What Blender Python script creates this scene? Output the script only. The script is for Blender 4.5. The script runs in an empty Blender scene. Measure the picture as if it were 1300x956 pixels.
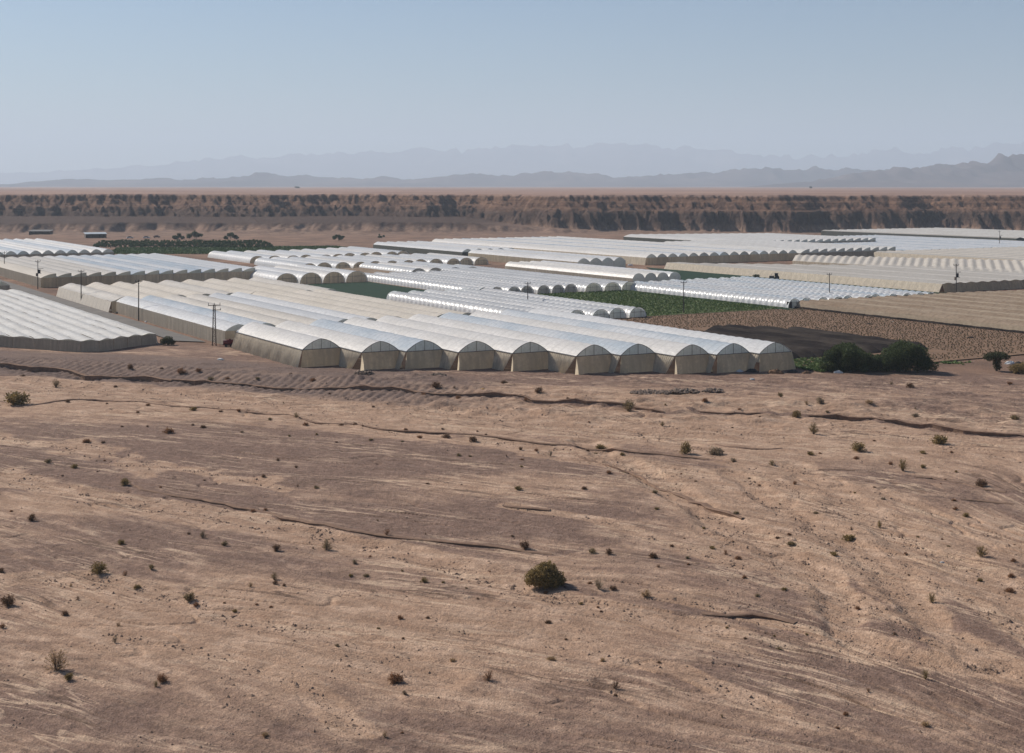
import bpy, math, random
import numpy as np
random.seed(7)
rng = np.random.default_rng(11)
R = math.radians
H = 34.0            # camera height over the valley floor
F = 1805.0          # focal length in photo pixels (50 mm on a 36 mm wide frame)
C30, S30 = math.cos(R(30)), math.sin(R(30))
sc = bpy.context.scene
col = sc.collection

# ------------------------------------------------------------------ noise
def _hash(ix, iy, seed):
    n = (ix.astype(np.int64) * 374761393 + iy.astype(np.int64) * 668265263 + seed * 1442695041) & 0xffffffff
    n = ((n ^ (n >> 13)) * 1274126177) & 0xffffffff
    return ((n ^ (n >> 16)) & 0xffff).astype(np.float64) / 65535.0
def noise(x, y, seed=0):
    x = np.asarray(x, float); y = np.asarray(y, float)
    ix = np.floor(x); iy = np.floor(y); fx = x - ix; fy = y - iy
    ux = fx * fx * fx * (fx * (fx * 6 - 15) + 10); uy = fy * fy * fy * (fy * (fy * 6 - 15) + 10)
    def g(a, b):
        an = _hash(ix + a, iy + b, seed) * 2 * math.pi
        return np.cos(an) * (fx - a) + np.sin(an) * (fy - b)
    v0 = g(0, 0) * (1 - ux) + g(1, 0) * ux
    v1 = g(0, 1) * (1 - ux) + g(1, 1) * ux
    return (v0 * (1 - uy) + v1 * uy) * 1.5
def fbm(x, y, o=4, seed=0):
    s = 0; a = 1; t = 0
    for k in range(o):
        s = s + a * noise(x * 2 ** k, y * 2 ** k, seed + k * 17); t += a; a *= .5
    return s / t
def ridged(x, y, o=3, seed=0):
    s = 0; a = 1; t = 0
    for k in range(o):
        s = s + a * (1 - np.abs(noise(x * 2 ** k, y * 2 ** k, seed + k * 31)) * 2); t += a; a *= .5
    return s / t
def sstep(a, b, x):
    t = np.clip((x - a) / (b - a), 0, 1)
    return t * t * (3 - 2 * t)

_SC = {}
def snoise(x, y, seed=0):
    ix, iy = math.floor(x), math.floor(y); fx, fy = x - ix, y - iy
    ux = fx * fx * (3 - 2 * fx); uy = fy * fy * (3 - 2 * fy)
    def g(a, b):
        k = (ix + a, iy + b, seed)
        if k not in _SC:
            n = (k[0] * 374761393 + k[1] * 668265263 + seed * 1442695041) & 0xffffffff
            n = ((n ^ (n >> 13)) * 1274126177) & 0xffffffff
            an = ((n ^ (n >> 16)) & 0xffff) / 65535.0 * 6.28318; _SC[k] = (math.cos(an), math.sin(an))
        c, q = _SC[k]; return c * (fx - a) + q * (fy - b)
    v0 = g(0, 0) * (1 - ux) + g(1, 0) * ux; v1 = g(0, 1) * (1 - ux) + g(1, 1) * ux
    return (v0 * (1 - uy) + v1 * uy) * 1.5
# ------------------------------------------------------------------ terrain
def G0(px, py, z=0.0):
    Y = (H - z) * F / (py - 236.0)
    return ((px - 650.0) * Y / F, Y)
def pline(pts, z=0):
    return np.array([G0(a, b, z) for a, b in pts])
def dist_line(X, Y, P):
    """signed distance (positive on the left of travel, i.e. farther from camera) and unsigned distance to a polyline"""
    best = np.full(X.shape, 1e9); side = np.zeros(X.shape)
    for (ax, ay), (bx, by) in zip(P[:-1], P[1:]):
        dx, dy = bx - ax, by - ay; L2 = dx * dx + dy * dy
        t = np.clip(((X - ax) * dx + (Y - ay) * dy) / L2, 0, 1)
        qx, qy = X - (ax + t * dx), Y - (ay + t * dy)
        d = np.hypot(qx, qy)
        s = np.sign(dx * qy - dy * qx)
        m = d < best
        best = np.where(m, d, best); side = np.where(m, s, side)
    return best, side

BANK_TOP = [(-420, 440), (0, 454), (150, 459), (300, 470), (440, 479), (620, 492), (800, 500), (1000, 505), (1400, 508)]
SCARPS = [  # (points, depth, width): erosion edges, the far bank stands above the wash
    ([(-80, 464), (0, 467), (60, 471), (160, 480), (230, 485)], 1.7, 1.4),
    ([(200, 483), (300, 489), (430, 495), (520, 500), (640, 508), (720, 513), (860, 524)], .75, 1.1),
    ([(1010, 529), (1060, 530), (1140, 536), (1200, 542), (1260, 549), (1340, 556)], 1.1, 1.2),
    ([(880, 522), (920, 525), (960, 527), (1000, 528)], .7, 1.0),
    ([(20, 515), (120, 505), (220, 512), (330, 523), (430, 536), (520, 545), (560, 550), (660, 557), (720, 563), (800, 574), (900, 582), (930, 584)], .35, .8),
    ([(160, 610), (230, 627), (300, 641), (360, 655), (430, 668), (500, 678), (560, 683), (660, 692), (730, 697)], .42, .7),
    ([(730, 575), (790, 595), (850, 620), (900, 640), (960, 668)], .35, .9),
    ([(860, 776), (950, 785), (1040, 796)], .35, .5),
    ([(1130, 600), (1180, 607), (1240, 618), (1320, 628)], .3, .8),
    ([(1000, 592), (1060, 597), (1110, 600)], .25, .7),
    ([(0, 698), (40, 697), (75, 692)], .2, .5),
    ([(880, 560), (940, 566), (1010, 570)], .22, .6),
    ([(600, 640), (680, 645), (760, 648)], .12, .5),
    ([(1180, 632), (1240, 636), (1310, 640)], .25, .6),
]
CHAN = [  # braided channels (points, width m, depth)
    ([(300, 480), (420, 505), (560, 522), (700, 540), (860, 556)], 7, .30),
    ([(0, 488), (160, 500), (330, 512), (470, 530)], 9, .28),
    ([(740, 560), (820, 600), (900, 650), (960, 685), (1020, 715), (1060, 760), (1080, 800), (1130, 830), (1220, 845), (1320, 858)], 2.6, .45),
    ([(930, 600), (1010, 650), (1080, 690), (1150, 745), (1190, 800), (1260, 838)], 2.2, .30),
    ([(1000, 590), (1080, 640), (1160, 690), (1240, 730), (1330, 790)], 3.0, .25),
    ([(380, 670), (520, 700), (640, 740), (760, 775), (900, 800)], 2.4, .22),
    ([(40, 730), (180, 750), (300, 790), (440, 810), (560, 860)], 2.2, .25),
    ([(0, 600), (160, 640), (330, 668), (460, 690)], 3.2, .22),
    ([(100, 560), (200, 590), (330, 610)], 2.5, .12),
    ([(620, 560), (760, 585), (900, 610), (1010, 650)], 4, .22),
    ([(430, 500), (560, 520), (700, 527), (860, 545), (1000, 560)], 4, .08), ([(0, 483), (170, 492), (300, 505), (420, 530), (520, 552)], 5, .08),
    ([(-40, 552), (60, 565), (120, 580), (190, 600)], 2.4, .08), ([(200, 590), (290, 605), (360, 622)], .9, .05),
    ([(-40, 612), (150, 630), (300, 648), (420, 672)], 1.3, .07), ([(-40, 634), (120, 640), (260, 652), (330, 668)], 1.0, .06),
    ([(380, 672), (440, 690), (560, 720), (660, 745), (780, 770), (900, 790)], 1.2, .08), ([(-40, 745), (100, 728), (200, 748), (300, 782), (420, 800)], 1.1, .08),
    ([(870, 560), (960, 600), (1060, 650), (1180, 700), (1340, 760)], 1.5, .09), ([(960, 625), (1040, 680), (1120, 735), (1180, 790)], 1.6, .10),
    ([(1100, 620), (1200, 660), (1340, 715)], 1.1, .07), ([(1080, 750), (1150, 800), (1230, 838), (1330, 862)], .9, .08),
    ([(820, 752), (1000, 792), (1080, 815)], .8, .06), ([(560, 545), (700, 565), (800, 600), (880, 645), (930, 690)], 1.6, .08),
    ([(640, 642), (760, 660), (850, 690), (940, 720)], 1.1, .06), ([(1050, 540), (1180, 560), (1340, 596)], 2.4, .08),
    ([(560, 800), (700, 820), (860, 850), (980, 900)], 1.0, .07), ([(120, 800), (260, 830), (380, 870), (460, 930)], 1.0, .07),
    ([(880, 640), (900, 680), (960, 700), (1010, 740)], 1.0, .08), ([(1120, 690), (1160, 730), (1250, 770), (1330, 830)], 1.0, .07),
]
def refine(P, seed, step=1.6, a1=1.1, a2=.35):
    out = []; L_ = 0.0
    for (ax, ay), (bx, by) in zip(P[:-1], P[1:]):
        d = math.hypot(bx - ax, by - ay); n = max(1, int(d / step)); nx, ny = -(by - ay) / d, (bx - ax) / d
        for i in range(n):
            q = i / n; l = L_ + d * q; o = a1 * 2 * snoise(l / 11 + seed, seed, 7) + a2 * 2 * snoise(l / 2.6 + seed, seed, 8)
            out.append((ax + (bx - ax) * q + nx * o, ay + (by - ay) * q + ny * o))
        L_ += d
    out.append(tuple(P[-1])); return np.array(out)
SC_P = [(refine(pline(p, -1.0), 3.7 * k), d, w) for k, (p, d, w) in enumerate(SCARPS)]
def scarp_field(x, y, P, pad=9):
    """signed distance in front of an erosion edge and distance to its ends, only near it"""
    sd = np.full(x.shape, -99.0); end = np.zeros(x.shape)
    m = (x > P[:, 0].min() - pad) & (x < P[:, 0].max() + pad) & (y > P[:, 1].min() - pad) & (y < P[:, 1].max() + pad)
    if m.any():
        xm, ym_ = x[m], y[m]; dd, ss = dist_line(xm, ym_, P); sd[m] = np.where(ss < 0, dd, -dd)
        end[m] = np.minimum(np.hypot(xm - P[0][0], ym_ - P[0][1]), np.hypot(xm - P[-1][0], ym_ - P[-1][1]))
    return sd, end
def scarp_h(x, y, end):
    return sstep(0, 6, end) * (.45 + .55 * sstep(-.3, .35, fbm(x / 8, y / 8, 2, 90)))
CH_P = [(pline(p, -1.0), w, d) for p, w, d in CHAN]
BK_P = pline(BANK_TOP)

def flow(x, y):
    wx = x + 2 * fbm(x / 24, y / 24, 2, 5); wy = y + 2.2 * fbm(x / 24, y / 24, 2, 9)
    ca, sa = math.cos(R(-25)), math.sin(R(-25))
    bend = .5 * .022 * np.clip(x - 4, 0, 60) ** 2 * (1 - sstep(135, 190, y)) - .5 * .006 * np.clip(-x - 8, 0, 80) ** 2 * (1 - sstep(150, 220, y))
    return wx * ca + wy * sa, -wx * sa + wy * ca + bend
def terrain(X, Y):
    X = np.asarray(X, float); Y = np.asarray(Y, float)
    shp = X.shape; X = X.ravel(); Y = Y.ravel()
    z = np.zeros_like(X)
    near = (Y < 420) & (np.abs(X) < 400)
    x, y = X[near], Y[near]
    wx = x + 2 * fbm(x / 24, y / 24, 2, 5); wy = y + 2.2 * fbm(x / 24, y / 24, 2, 9)
    s, t = flow(x, y)
    db, sb = dist_line(x, y, BK_P)
    below = np.where(sb < 0, db, -db)          # metres on the camera side of the bank top
    wash = sstep(0, 14, below)
    zz = -1.0 * wash
    # plough / bulldozer marks down the bank
    bm = sstep(.5, 3, below) * (1 - sstep(13, 17, below)) * (1 - sstep(-25, 15, x))
    zz += bm * .26 * np.abs(np.sin((x - .24 * y) * math.pi / 1.7 + 1.2 * fbm(x / 16, y / 16, 2, 71))) * (.5 + .5 * sstep(-.25, .1, fbm(x / 9, y / 9, 2, 72)))
    zz += (1 - sstep(-1.5, 1.5, np.abs(below + 3.5))) * .25 * sstep(-200, -40, -np.abs(x + 10))
    yard = (1 - wash)
    zz += yard * .10 * fbm(x / 7, y / 7, 3, 3) * sstep(-60, 0, below)
    # low heaps between the yard and the wash
    hm = sstep(2, 6, below) * (1 - sstep(18, 26, below)) * sstep(-35, -15, x)
    ym = sstep(-30, -22, below) * (1 - sstep(2, 10, below)) * (1 - sstep(258, 262, y - np.clip(-x - 20, 0, 60) * .35))
    zz += ym * (.55 * np.clip(fbm(x / 6, y / 3.2, 4, 205) - .02, 0, 1) + .14 * ridged(x / 22, y / 2.0, 2, 207) + .07 * fbm(x / 1.2, y / 1.2, 2, 208))
    for hx, hy, hr, hh_ in ((-18, 250, 4.5, .9), (-11, 247, 3, .6), (-27, 249, 4, .5), (20, 246, 7, .4), (46, 247, 5, .5), (55, 243, 8, .35)):
        zz += hh_ * np.exp(-(((x - hx) / hr) ** 2 + ((y - hy) / (hr * .6)) ** 2)) * (1 + .5 * fbm(x / 1.5, y / 1.5, 2, 209))
    zz += sstep(-6, 4, below) * (1 - sstep(24, 34, below)) * (.16 * ridged(x / 16, y / 2.6, 2, 201) + .12 * fbm(x / 2.5, y / 1.8, 3, 203))
    zz += hm * .85 * np.clip(fbm(x / 7, y / 4, 4, 23) + .15, 0, 1)
    zz += wash * (.30 * fbm(s / 50, t / 20, 2, 2) + .085 * fbm(s / 22, t / 3.0, 4, 8) + .035 * ridged(s / 12, t / 1.6, 2, 31) + .035 * fbm(x / .8, y / .8, 2, 44))
    rl = 1 - np.abs(noise(s / 30 + 1.2 * fbm(x / 20, y / 20, 2, 141), t / 4.2, 140)) * 2
    rl2 = 1 - np.abs(noise(s / 13, t / 2.2, 146)) * 2
    pt = sstep(-.1, .25, fbm(x / 30, y / 18, 2, 148))
    zz -= wash * (.20 * sstep(.88, .97, rl) * pt + .06 * sstep(.82, .95, rl2) * (1 - pt * .5))
    for P, d, w in SC_P:
        sd, end = scarp_field(x, y, P)
        e = scarp_h(x, y, end); inn = sd > -90
        zz -= np.where(inn, .62 * d * e * sstep(-.05, .30, sd) * (1 - sstep(w, w + 5, sd)), 0)
    for P, w, d in CH_P:
        pad = 4 * w + 4
        m = (x > P[:, 0].min() - pad) & (x < P[:, 0].max() + pad) & (y > P[:, 1].min() - pad) & (y < P[:, 1].max() + pad)
        if not m.any(): continue
        xm, ym_ = x[m], y[m]
        dd, ss = dist_line(xm + w * .8 * fbm(xm / 8, ym_ / 8, 3, 50), ym_ + w * .8 * fbm(xm / 8, ym_ / 8, 3, 51), P)
        zz[m] += -d * (1 - sstep(w * .35, w, dd)) + wash[m] * .16 * d * ridged(s[m] / 3, t[m] / .6, 2, 55) * (1 - sstep(w, w * 2, dd))
    z[near] = zz
    # cliff country
    far = Y > 900
    x, y = X[far], Y[far]
    right = sstep(-60, 70, x + 40 * fbm(x / 150, y * 0, 2, 14))
    warp = fbm(x / 90, y / 300, 3, 4)
    gl = ridged((x + .35 * (y - 1000) + 10 * fbm(x / 30, y / 30, 2, 311)) / 34, y / 110, 3, 12)      # spurs and gullies
    gs = ridged((x + .5 * (y - 1000) + 5 * fbm(x / 9, y / 9, 2, 312)) / 12, y / 34, 3, 19)
    e0 = 1165 - 125 * right + 45 * warp                            # foot of the upper cliff
    g3 = ridged((x + .6 * (y - 1000)) / 5.0, y / 14, 2, 29)
    q = (y - e0 + (11 - 4 * right) * (gl - .5) + (15 - 7 * right) * (gs - .5) + (4 - right) * (g3 - .5)) / (46 - 6 * right)
    q = q + .05 * fbm(x / 8, y / 7, 3, 66)
    ledge = .06 * np.sin(np.clip(q, 0, 1) * 22 + 2 * fbm(x / 60, y / 60, 2, 6))
    up = np.clip(q, 0, 1)
    up = np.where(q > 0, np.minimum(1, (1 - right) * (.10 * sstep(0, .1, up) + .34 * sstep(.02, .52, up) + .18 * up + .38 * sstep(.55, 1, up)) + right * (.50 * np.clip(up / .26, 0, 1) + .06 * np.clip(up * 2, 0, 1) + .44 * np.clip((up - .38) / .58, 0, 1))) + ledge * up * (1 - up) * 1.6, 0)
    lw = 1 - right
    q2 = (y - (1035 + 30 * fbm(x / 70, y / 200, 3, 40) + 10 * (ridged(x / 22, y / 90, 3, 33) - .5))) / 20
    low = 7.0 * sstep(0, 1, q2) * (lw * .92 + .22 * right) + 2.5 * lw * sstep(1065, 1160, y)
    mound = lw * 3.2 * np.clip(fbm(x / 46, y / 26, 3, 25) + .12, 0, 1) * sstep(965, 1000, y) * (1 - sstep(1040, 1070, y))
    base = low + mound + .5 * fbm(x / 12, y / 12, 3, 13) * sstep(960, 1010, y)
    top = 27.0 + 1.1 * fbm(x / 55, y / 90, 3, 18) * (1 - sstep(1250, 1600, y)) + .5 * fbm(x / 120, y / 120, 2, 17) * (1 - sstep(2500, 4000, y))
    z[far] = base * (1 - up) + top * up
    return z.reshape(shp)

GRID = {}
def ground_z(X, Y):
    ys, ks, Z = GRID['ys'], GRID['k'], GRID['Z']
    i = int(np.clip(np.searchsorted(ys, Y) - 1, 0, len(ys) - 2)); a = (Y - ys[i]) / (ys[i + 1] - ys[i])
    k = X / Y; j = int(np.clip(np.searchsorted(ks, k) - 1, 0, len(ks) - 2)); b = (k - ks[j]) / (ks[j + 1] - ks[j])
    return float((Z[i, j] * (1 - b) + Z[i, j + 1] * b) * (1 - a) + (Z[i + 1, j] * (1 - b) + Z[i + 1, j + 1] * b) * a)
def place(px, py, dz=0.0):
    """point of the ground that the photo shows at a pixel"""
    z = 0.0
    for _ in range(6):
        X, Y = G0(px, py, z + dz)
        z = ground_z(X, Y)
    return X, Y, z

# ------------------------------------------------------------------ materials
def mat(name):
    m = bpy.data.materials.new(name); m.use_nodes = True
    nt = m.node_tree; b = nt.nodes['Principled BSDF']
    return m, nt, b
def N(nt, t, **k):
    n = nt.nodes.new(t)
    for a, v in k.items():
        if a.startswith('i_'):
            key = a[2:]; key = int(key) if key.isdigit() else key.replace('_', ' ')
            n.inputs[key].default_value = v
        else: setattr(n, a, v)
    return n
def L(nt, a, b): nt.links.new(a, b)
def ramp(nt, fac, stops):
    r = nt.nodes.new('ShaderNodeValToRGB'); e = r.color_ramp.elements
    while len(e) < len(stops): e.new(.5)
    for k, (p, c) in enumerate(stops):
        e[k].position = p; e[k].color = (*c, 1) if len(c) == 3 else c
    L(nt, fac, r.inputs[0]); return r
def mixc(nt, fac, a, b, mode='MIX'):
    m = nt.nodes.new('ShaderNodeMix'); m.data_type = 'RGBA'; m.blend_type = mode
    for s, v in ((m.inputs[0], fac), (m.inputs[6], a), (m.inputs[7], b)):
        if isinstance(v, (int, float)): s.default_value = v
        elif isinstance(v, tuple): s.default_value = (*v, 1)
        else: L(nt, v, s)
    return m.outputs[2]
def maprange(nt, v, a, b, c=0, d=1):
    m = nt.nodes.new('ShaderNodeMapRange'); L(nt, v, m.inputs[0])
    for i, q in enumerate((a, b, c, d)): m.inputs[i + 1].default_value = q
    return m.outputs[0]
def noise_node(nt, vec, scale, detail=4, rough=.55, sx=(1, 1, 1), rot=0):
    if rot:
        m0 = nt.nodes.new('ShaderNodeMapping'); m0.inputs['Rotation'].default_value = (0, 0, rot); L(nt, vec, m0.inputs[0]); vec = m0.outputs[0]
    mp = nt.nodes.new('ShaderNodeMapping'); mp.inputs['Scale'].default_value = sx
    L(nt, vec, mp.inputs[0])
    n = nt.nodes.new('ShaderNodeTexNoise'); n.inputs['Scale'].default_value = scale; n.inputs['Detail'].default_value = detail; n.inputs['Roughness'].default_value = rough
    L(nt, mp.outputs[0], n.inputs['Vector']); return n.outputs['Fac']

def ground_material():
    m, nt, b = mat('desert_ground')
    pos = nt.nodes.new('ShaderNodeNewGeometry').outputs['Position']
    at = N(nt, 'ShaderNodeAttribute', attribute_name='zone')
    fl = N(nt, 'ShaderNodeAttribute', attribute_name='flow').outputs['Vector']
    sep = nt.nodes.new('ShaderNodeSeparateColor'); L(nt, at.outputs['Color'], sep.inputs[0])
    sandm, farm, cliff = sep.outputs[0], sep.outputs[1], sep.outputs[2]
    n1 = noise_node(nt, fl, .05, 6, .62, (1, 2.6, 1))
    n2 = noise_node(nt, fl, .20, 7, .68, (1, 2.4, 1))
    n3 = noise_node(nt, pos, 1.6, 5, .65)
    n4 = noise_node(nt, pos, 7.0, 3, .7)
    sand = ramp(nt, n2, [(.3, (0.306, 0.194, 0.131)), (.5, (0.370, 0.246, 0.171)), (.7, (0.517, 0.365, 0.267))]).outputs[0]
    grav = ramp(nt, n3, [(.25, (0.143, 0.092, 0.069)), (.5, (0.200, 0.131, 0.101)), (.75, (0.275, 0.186, 0.142))]).outputs[0]
    # sandm is a painted-by-flow mask; break its edge with streaky noise
    ad = N(nt, 'ShaderNodeMath', operation='MULTIPLY_ADD'); L(nt, n1, ad.inputs[0]); ad.inputs[1].default_value = .8; sm = N(nt, 'ShaderNodeMath', operation='MULTIPLY'); L(nt, sandm, sm.inputs[0]); sm.inputs[1].default_value = 1.7; L(nt, sm.outputs[0], ad.inputs[2])
    ad2 = N(nt, 'ShaderNodeMath', operation='MULTIPLY_ADD'); L(nt, n2, ad2.inputs[0]); ad2.inputs[1].default_value = .6; L(nt, ad.outputs[0], ad2.inputs[2])
    msk = maprange(nt, ad2.outputs[0], 1.58, 1.82)
    c = mixc(nt, msk, grav, sand)
    # pebbles
    v = N(nt, 'ShaderNodeTexVoronoi', feature='F1'); v.inputs['Scale'].default_value = 3.2; v.inputs['Randomness'].default_value = 1
    L(nt, pos, v.inputs['Vector'])
    pebm = maprange(nt, v.outputs['Distance'], .22, .14)
    gate = maprange(nt, noise_node(nt, fl, .35, 3, .6, (1, 3, 1)), .52, .66)
    pm = N(nt, 'ShaderNodeMath', operation='MULTIPLY'); L(nt, pebm, pm.inputs[0]); L(nt, gate, pm.inputs[1])
    pc = ramp(nt, v.outputs['Color'], [(0, (.12, .09, .075)), (.7, (.22, .17, .14)), (1, (.42, .36, .31))]).outputs[0]
    # dark crusts and rill beds stretched along the flow
    cr = noise_node(nt, fl, .9, 5, .7, (.5, 1.6, 1))
    crm = maprange(nt, cr, .57, .66, 0, .26)
    c = mixc(nt, crm, c, (.150, .104, .079))
    def threads(sc_, seed, lo, hi):
        mp = N(nt, 'ShaderNodeMapping'); mp.inputs['Scale'].default_value = (.13, 1, 1); mp.inputs['Location'].default_value = (seed, seed * 1.7, 0); L(nt, fl, mp.inputs[0])
        q = N(nt, 'ShaderNodeTexNoise'); q.inputs['Scale'].default_value = sc_; q.inputs['Detail'].default_value = 3; q.inputs['Roughness'].default_value = .6; q.inputs['Distortion'].default_value = .25; L(nt, mp.outputs[0], q.inputs['Vector'])
        a_ = N(nt, 'ShaderNodeMath', operation='SUBTRACT'); L(nt, q.outputs['Fac'], a_.inputs[0]); a_.inputs[1].default_value = .5
        b_ = N(nt, 'ShaderNodeMath', operation='ABSOLUTE'); L(nt, a_.outputs[0], b_.inputs[0])
        return maprange(nt, b_.outputs[0], hi, lo)
    g1 = maprange(nt, noise_node(nt, fl, .06, 3, .5, (1, 2, 1)), .45, .6)
    def mulv(a_, b_, k_):
        m_ = N(nt, 'ShaderNodeMath', operation='MULTIPLY'); L(nt, a_, m_.inputs[0]); L(nt, b_, m_.inputs[1])
        m2 = N(nt, 'ShaderNodeMath', operation='MULTIPLY'); L(nt, m_.outputs[0], m2.inputs[0]); m2.inputs[1].default_value = k_; return m2.outputs[0]
    c = mixc(nt, mulv(threads(.20, 3, .006, .022), g1, .75), c, (.55, .40, .285))
    c = mixc(nt, mulv(threads(.33, 11, .004, .016), g1, .7), c, (.52, .375, .27))
    c = mixc(nt, mulv(threads(.16, 23, .003, .011), g1, .75), c, (.115, .074, .054))
    lt = noise_node(nt, fl, .55, 6, .72, (.4, 1.8, 1))
    c = mixc(nt, maprange(nt, lt, .56, .68, 0, .34), c, (.48, .37, .285))
    pf = N(nt, 'ShaderNodeMath', operation='MULTIPLY'); L(nt, pm.outputs[0], pf.inputs[0]); pf.inputs[1].default_value = .8
    c = mixc(nt, pf.outputs[0], c, pc)
    sp = maprange(nt, n4, .3, .7, .68, 1.26)
    spc = N(nt, 'ShaderNodeCombineColor'); [L(nt, sp, spc.inputs[i]) for i in range(3)]
    c = mixc(nt, 1.0, c, spc.outputs[0], 'MULTIPLY')
    pk = maprange(nt, noise_node(nt, pos, .45, 5, .75), .35, .65, .84, 1.14); pkc = N(nt, 'ShaderNodeCombineColor'); [L(nt, pk, pkc.inputs[i]) for i in range(3)]
    c = mixc(nt, 1.0, c, pkc.outputs[0], 'MULTIPLY')
    # farm soil
    soil = ramp(nt, noise_node(nt, pos, .06, 6, .6), [(.3, (0.125, 0.080, 0.059)), (.5, (0.197, 0.123, 0.087)), (.7, (0.293, 0.185, 0.128))]).outputs[0]
    soil = mixc(nt, 1.0, soil, spc.outputs[0], 'MULTIPLY')
    c = mixc(nt, farm, c, soil)
    c = mixc(nt, at.outputs['Alpha'], c, mixc(nt, maprange(nt, n3, .3, .7), (0.136, 0.096, 0.080), (0.199, 0.145, 0.121)))
    # cliff rock: strata and scree, with painted shade on the lower face
    sz = nt.nodes.new('ShaderNodeSeparateXYZ'); L(nt, pos, sz.inputs[0])
    wv = noise_node(nt, pos, .55, 5, .65, (.04, .04, 1.0))
    wv2 = noise_node(nt, pos, .045, 6, .65, (1, .6, 1))
    rock = ramp(nt, wv, [(.3, (0.066, 0.038, 0.028)), (.48, (0.132, 0.076, 0.053)), (.6, (0.238, 0.146, 0.095)), (.72, (0.097, 0.058, 0.041))]).outputs[0]
    rock2 = ramp(nt, wv2, [(.3, (0.088, 0.052, 0.038)), (.55, (0.176, 0.103, 0.072)), (.75, (0.299, 0.183, 0.125))]).outputs[0]
    rock = mixc(nt, .5, rock, rock2)
    dkm = maprange(nt, sz.outputs[2], 12.5, 17.0, .85, 0)  # shade of the lower cliff face put into the colour by height
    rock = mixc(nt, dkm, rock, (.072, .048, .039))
    nrm = nt.nodes.new('ShaderNodeNewGeometry'); sn = nt.nodes.new('ShaderNodeSeparateXYZ'); L(nt, nrm.outputs['Normal'], sn.inputs[0])
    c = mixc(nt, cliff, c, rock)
    # plateau: pink gravel plain with darker wadis
    plat = ramp(nt, noise_node(nt, pos, .0016, 6, .6, (1, 1.2, 1)), [(.35, (0.214, 0.144, 0.116)), (.55, (0.294, 0.194, 0.154)), (.7, (0.361, 0.243, 0.189))]).outputs[0]
    pmask = maprange(nt, sz.outputs[2], 25.0, 26.3)
    c = mixc(nt, pmask, c, plat)
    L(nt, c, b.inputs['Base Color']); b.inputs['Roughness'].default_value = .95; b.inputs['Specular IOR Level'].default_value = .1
    bs = N(nt, 'ShaderNodeMath', operation='MULTIPLY_ADD'); L(nt, n3, bs.inputs[0]); bs.inputs[1].default_value = 2.4; L(nt, n4, bs.inputs[2])
    bs2 = N(nt, 'ShaderNodeMath', operation='MULTIPLY_ADD'); L(nt, pm.outputs[0], bs2.inputs[0]); bs2.inputs[1].default_value = .8; L(nt, bs.outputs[0], bs2.inputs[2])
    bp = N(nt, 'ShaderNodeBump'); bp.inputs['Strength'].default_value = .9; bp.inputs['Distance'].default_value = .13
    L(nt, bs2.outputs[0], bp.inputs['Height'])
    cb = N(nt, 'ShaderNodeBump'); cb.inputs['Distance'].default_value = 3.5
    L(nt, cliff, cb.inputs['Strength']); L(nt, noise_node(nt, pos, .16, 7, .68, (1, 1, .8)), cb.inputs['Height']); L(nt, bp.outputs[0], cb.inputs['Normal'])
    L(nt, cb.outputs[0], b.inputs['Normal'])
    return m

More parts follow.
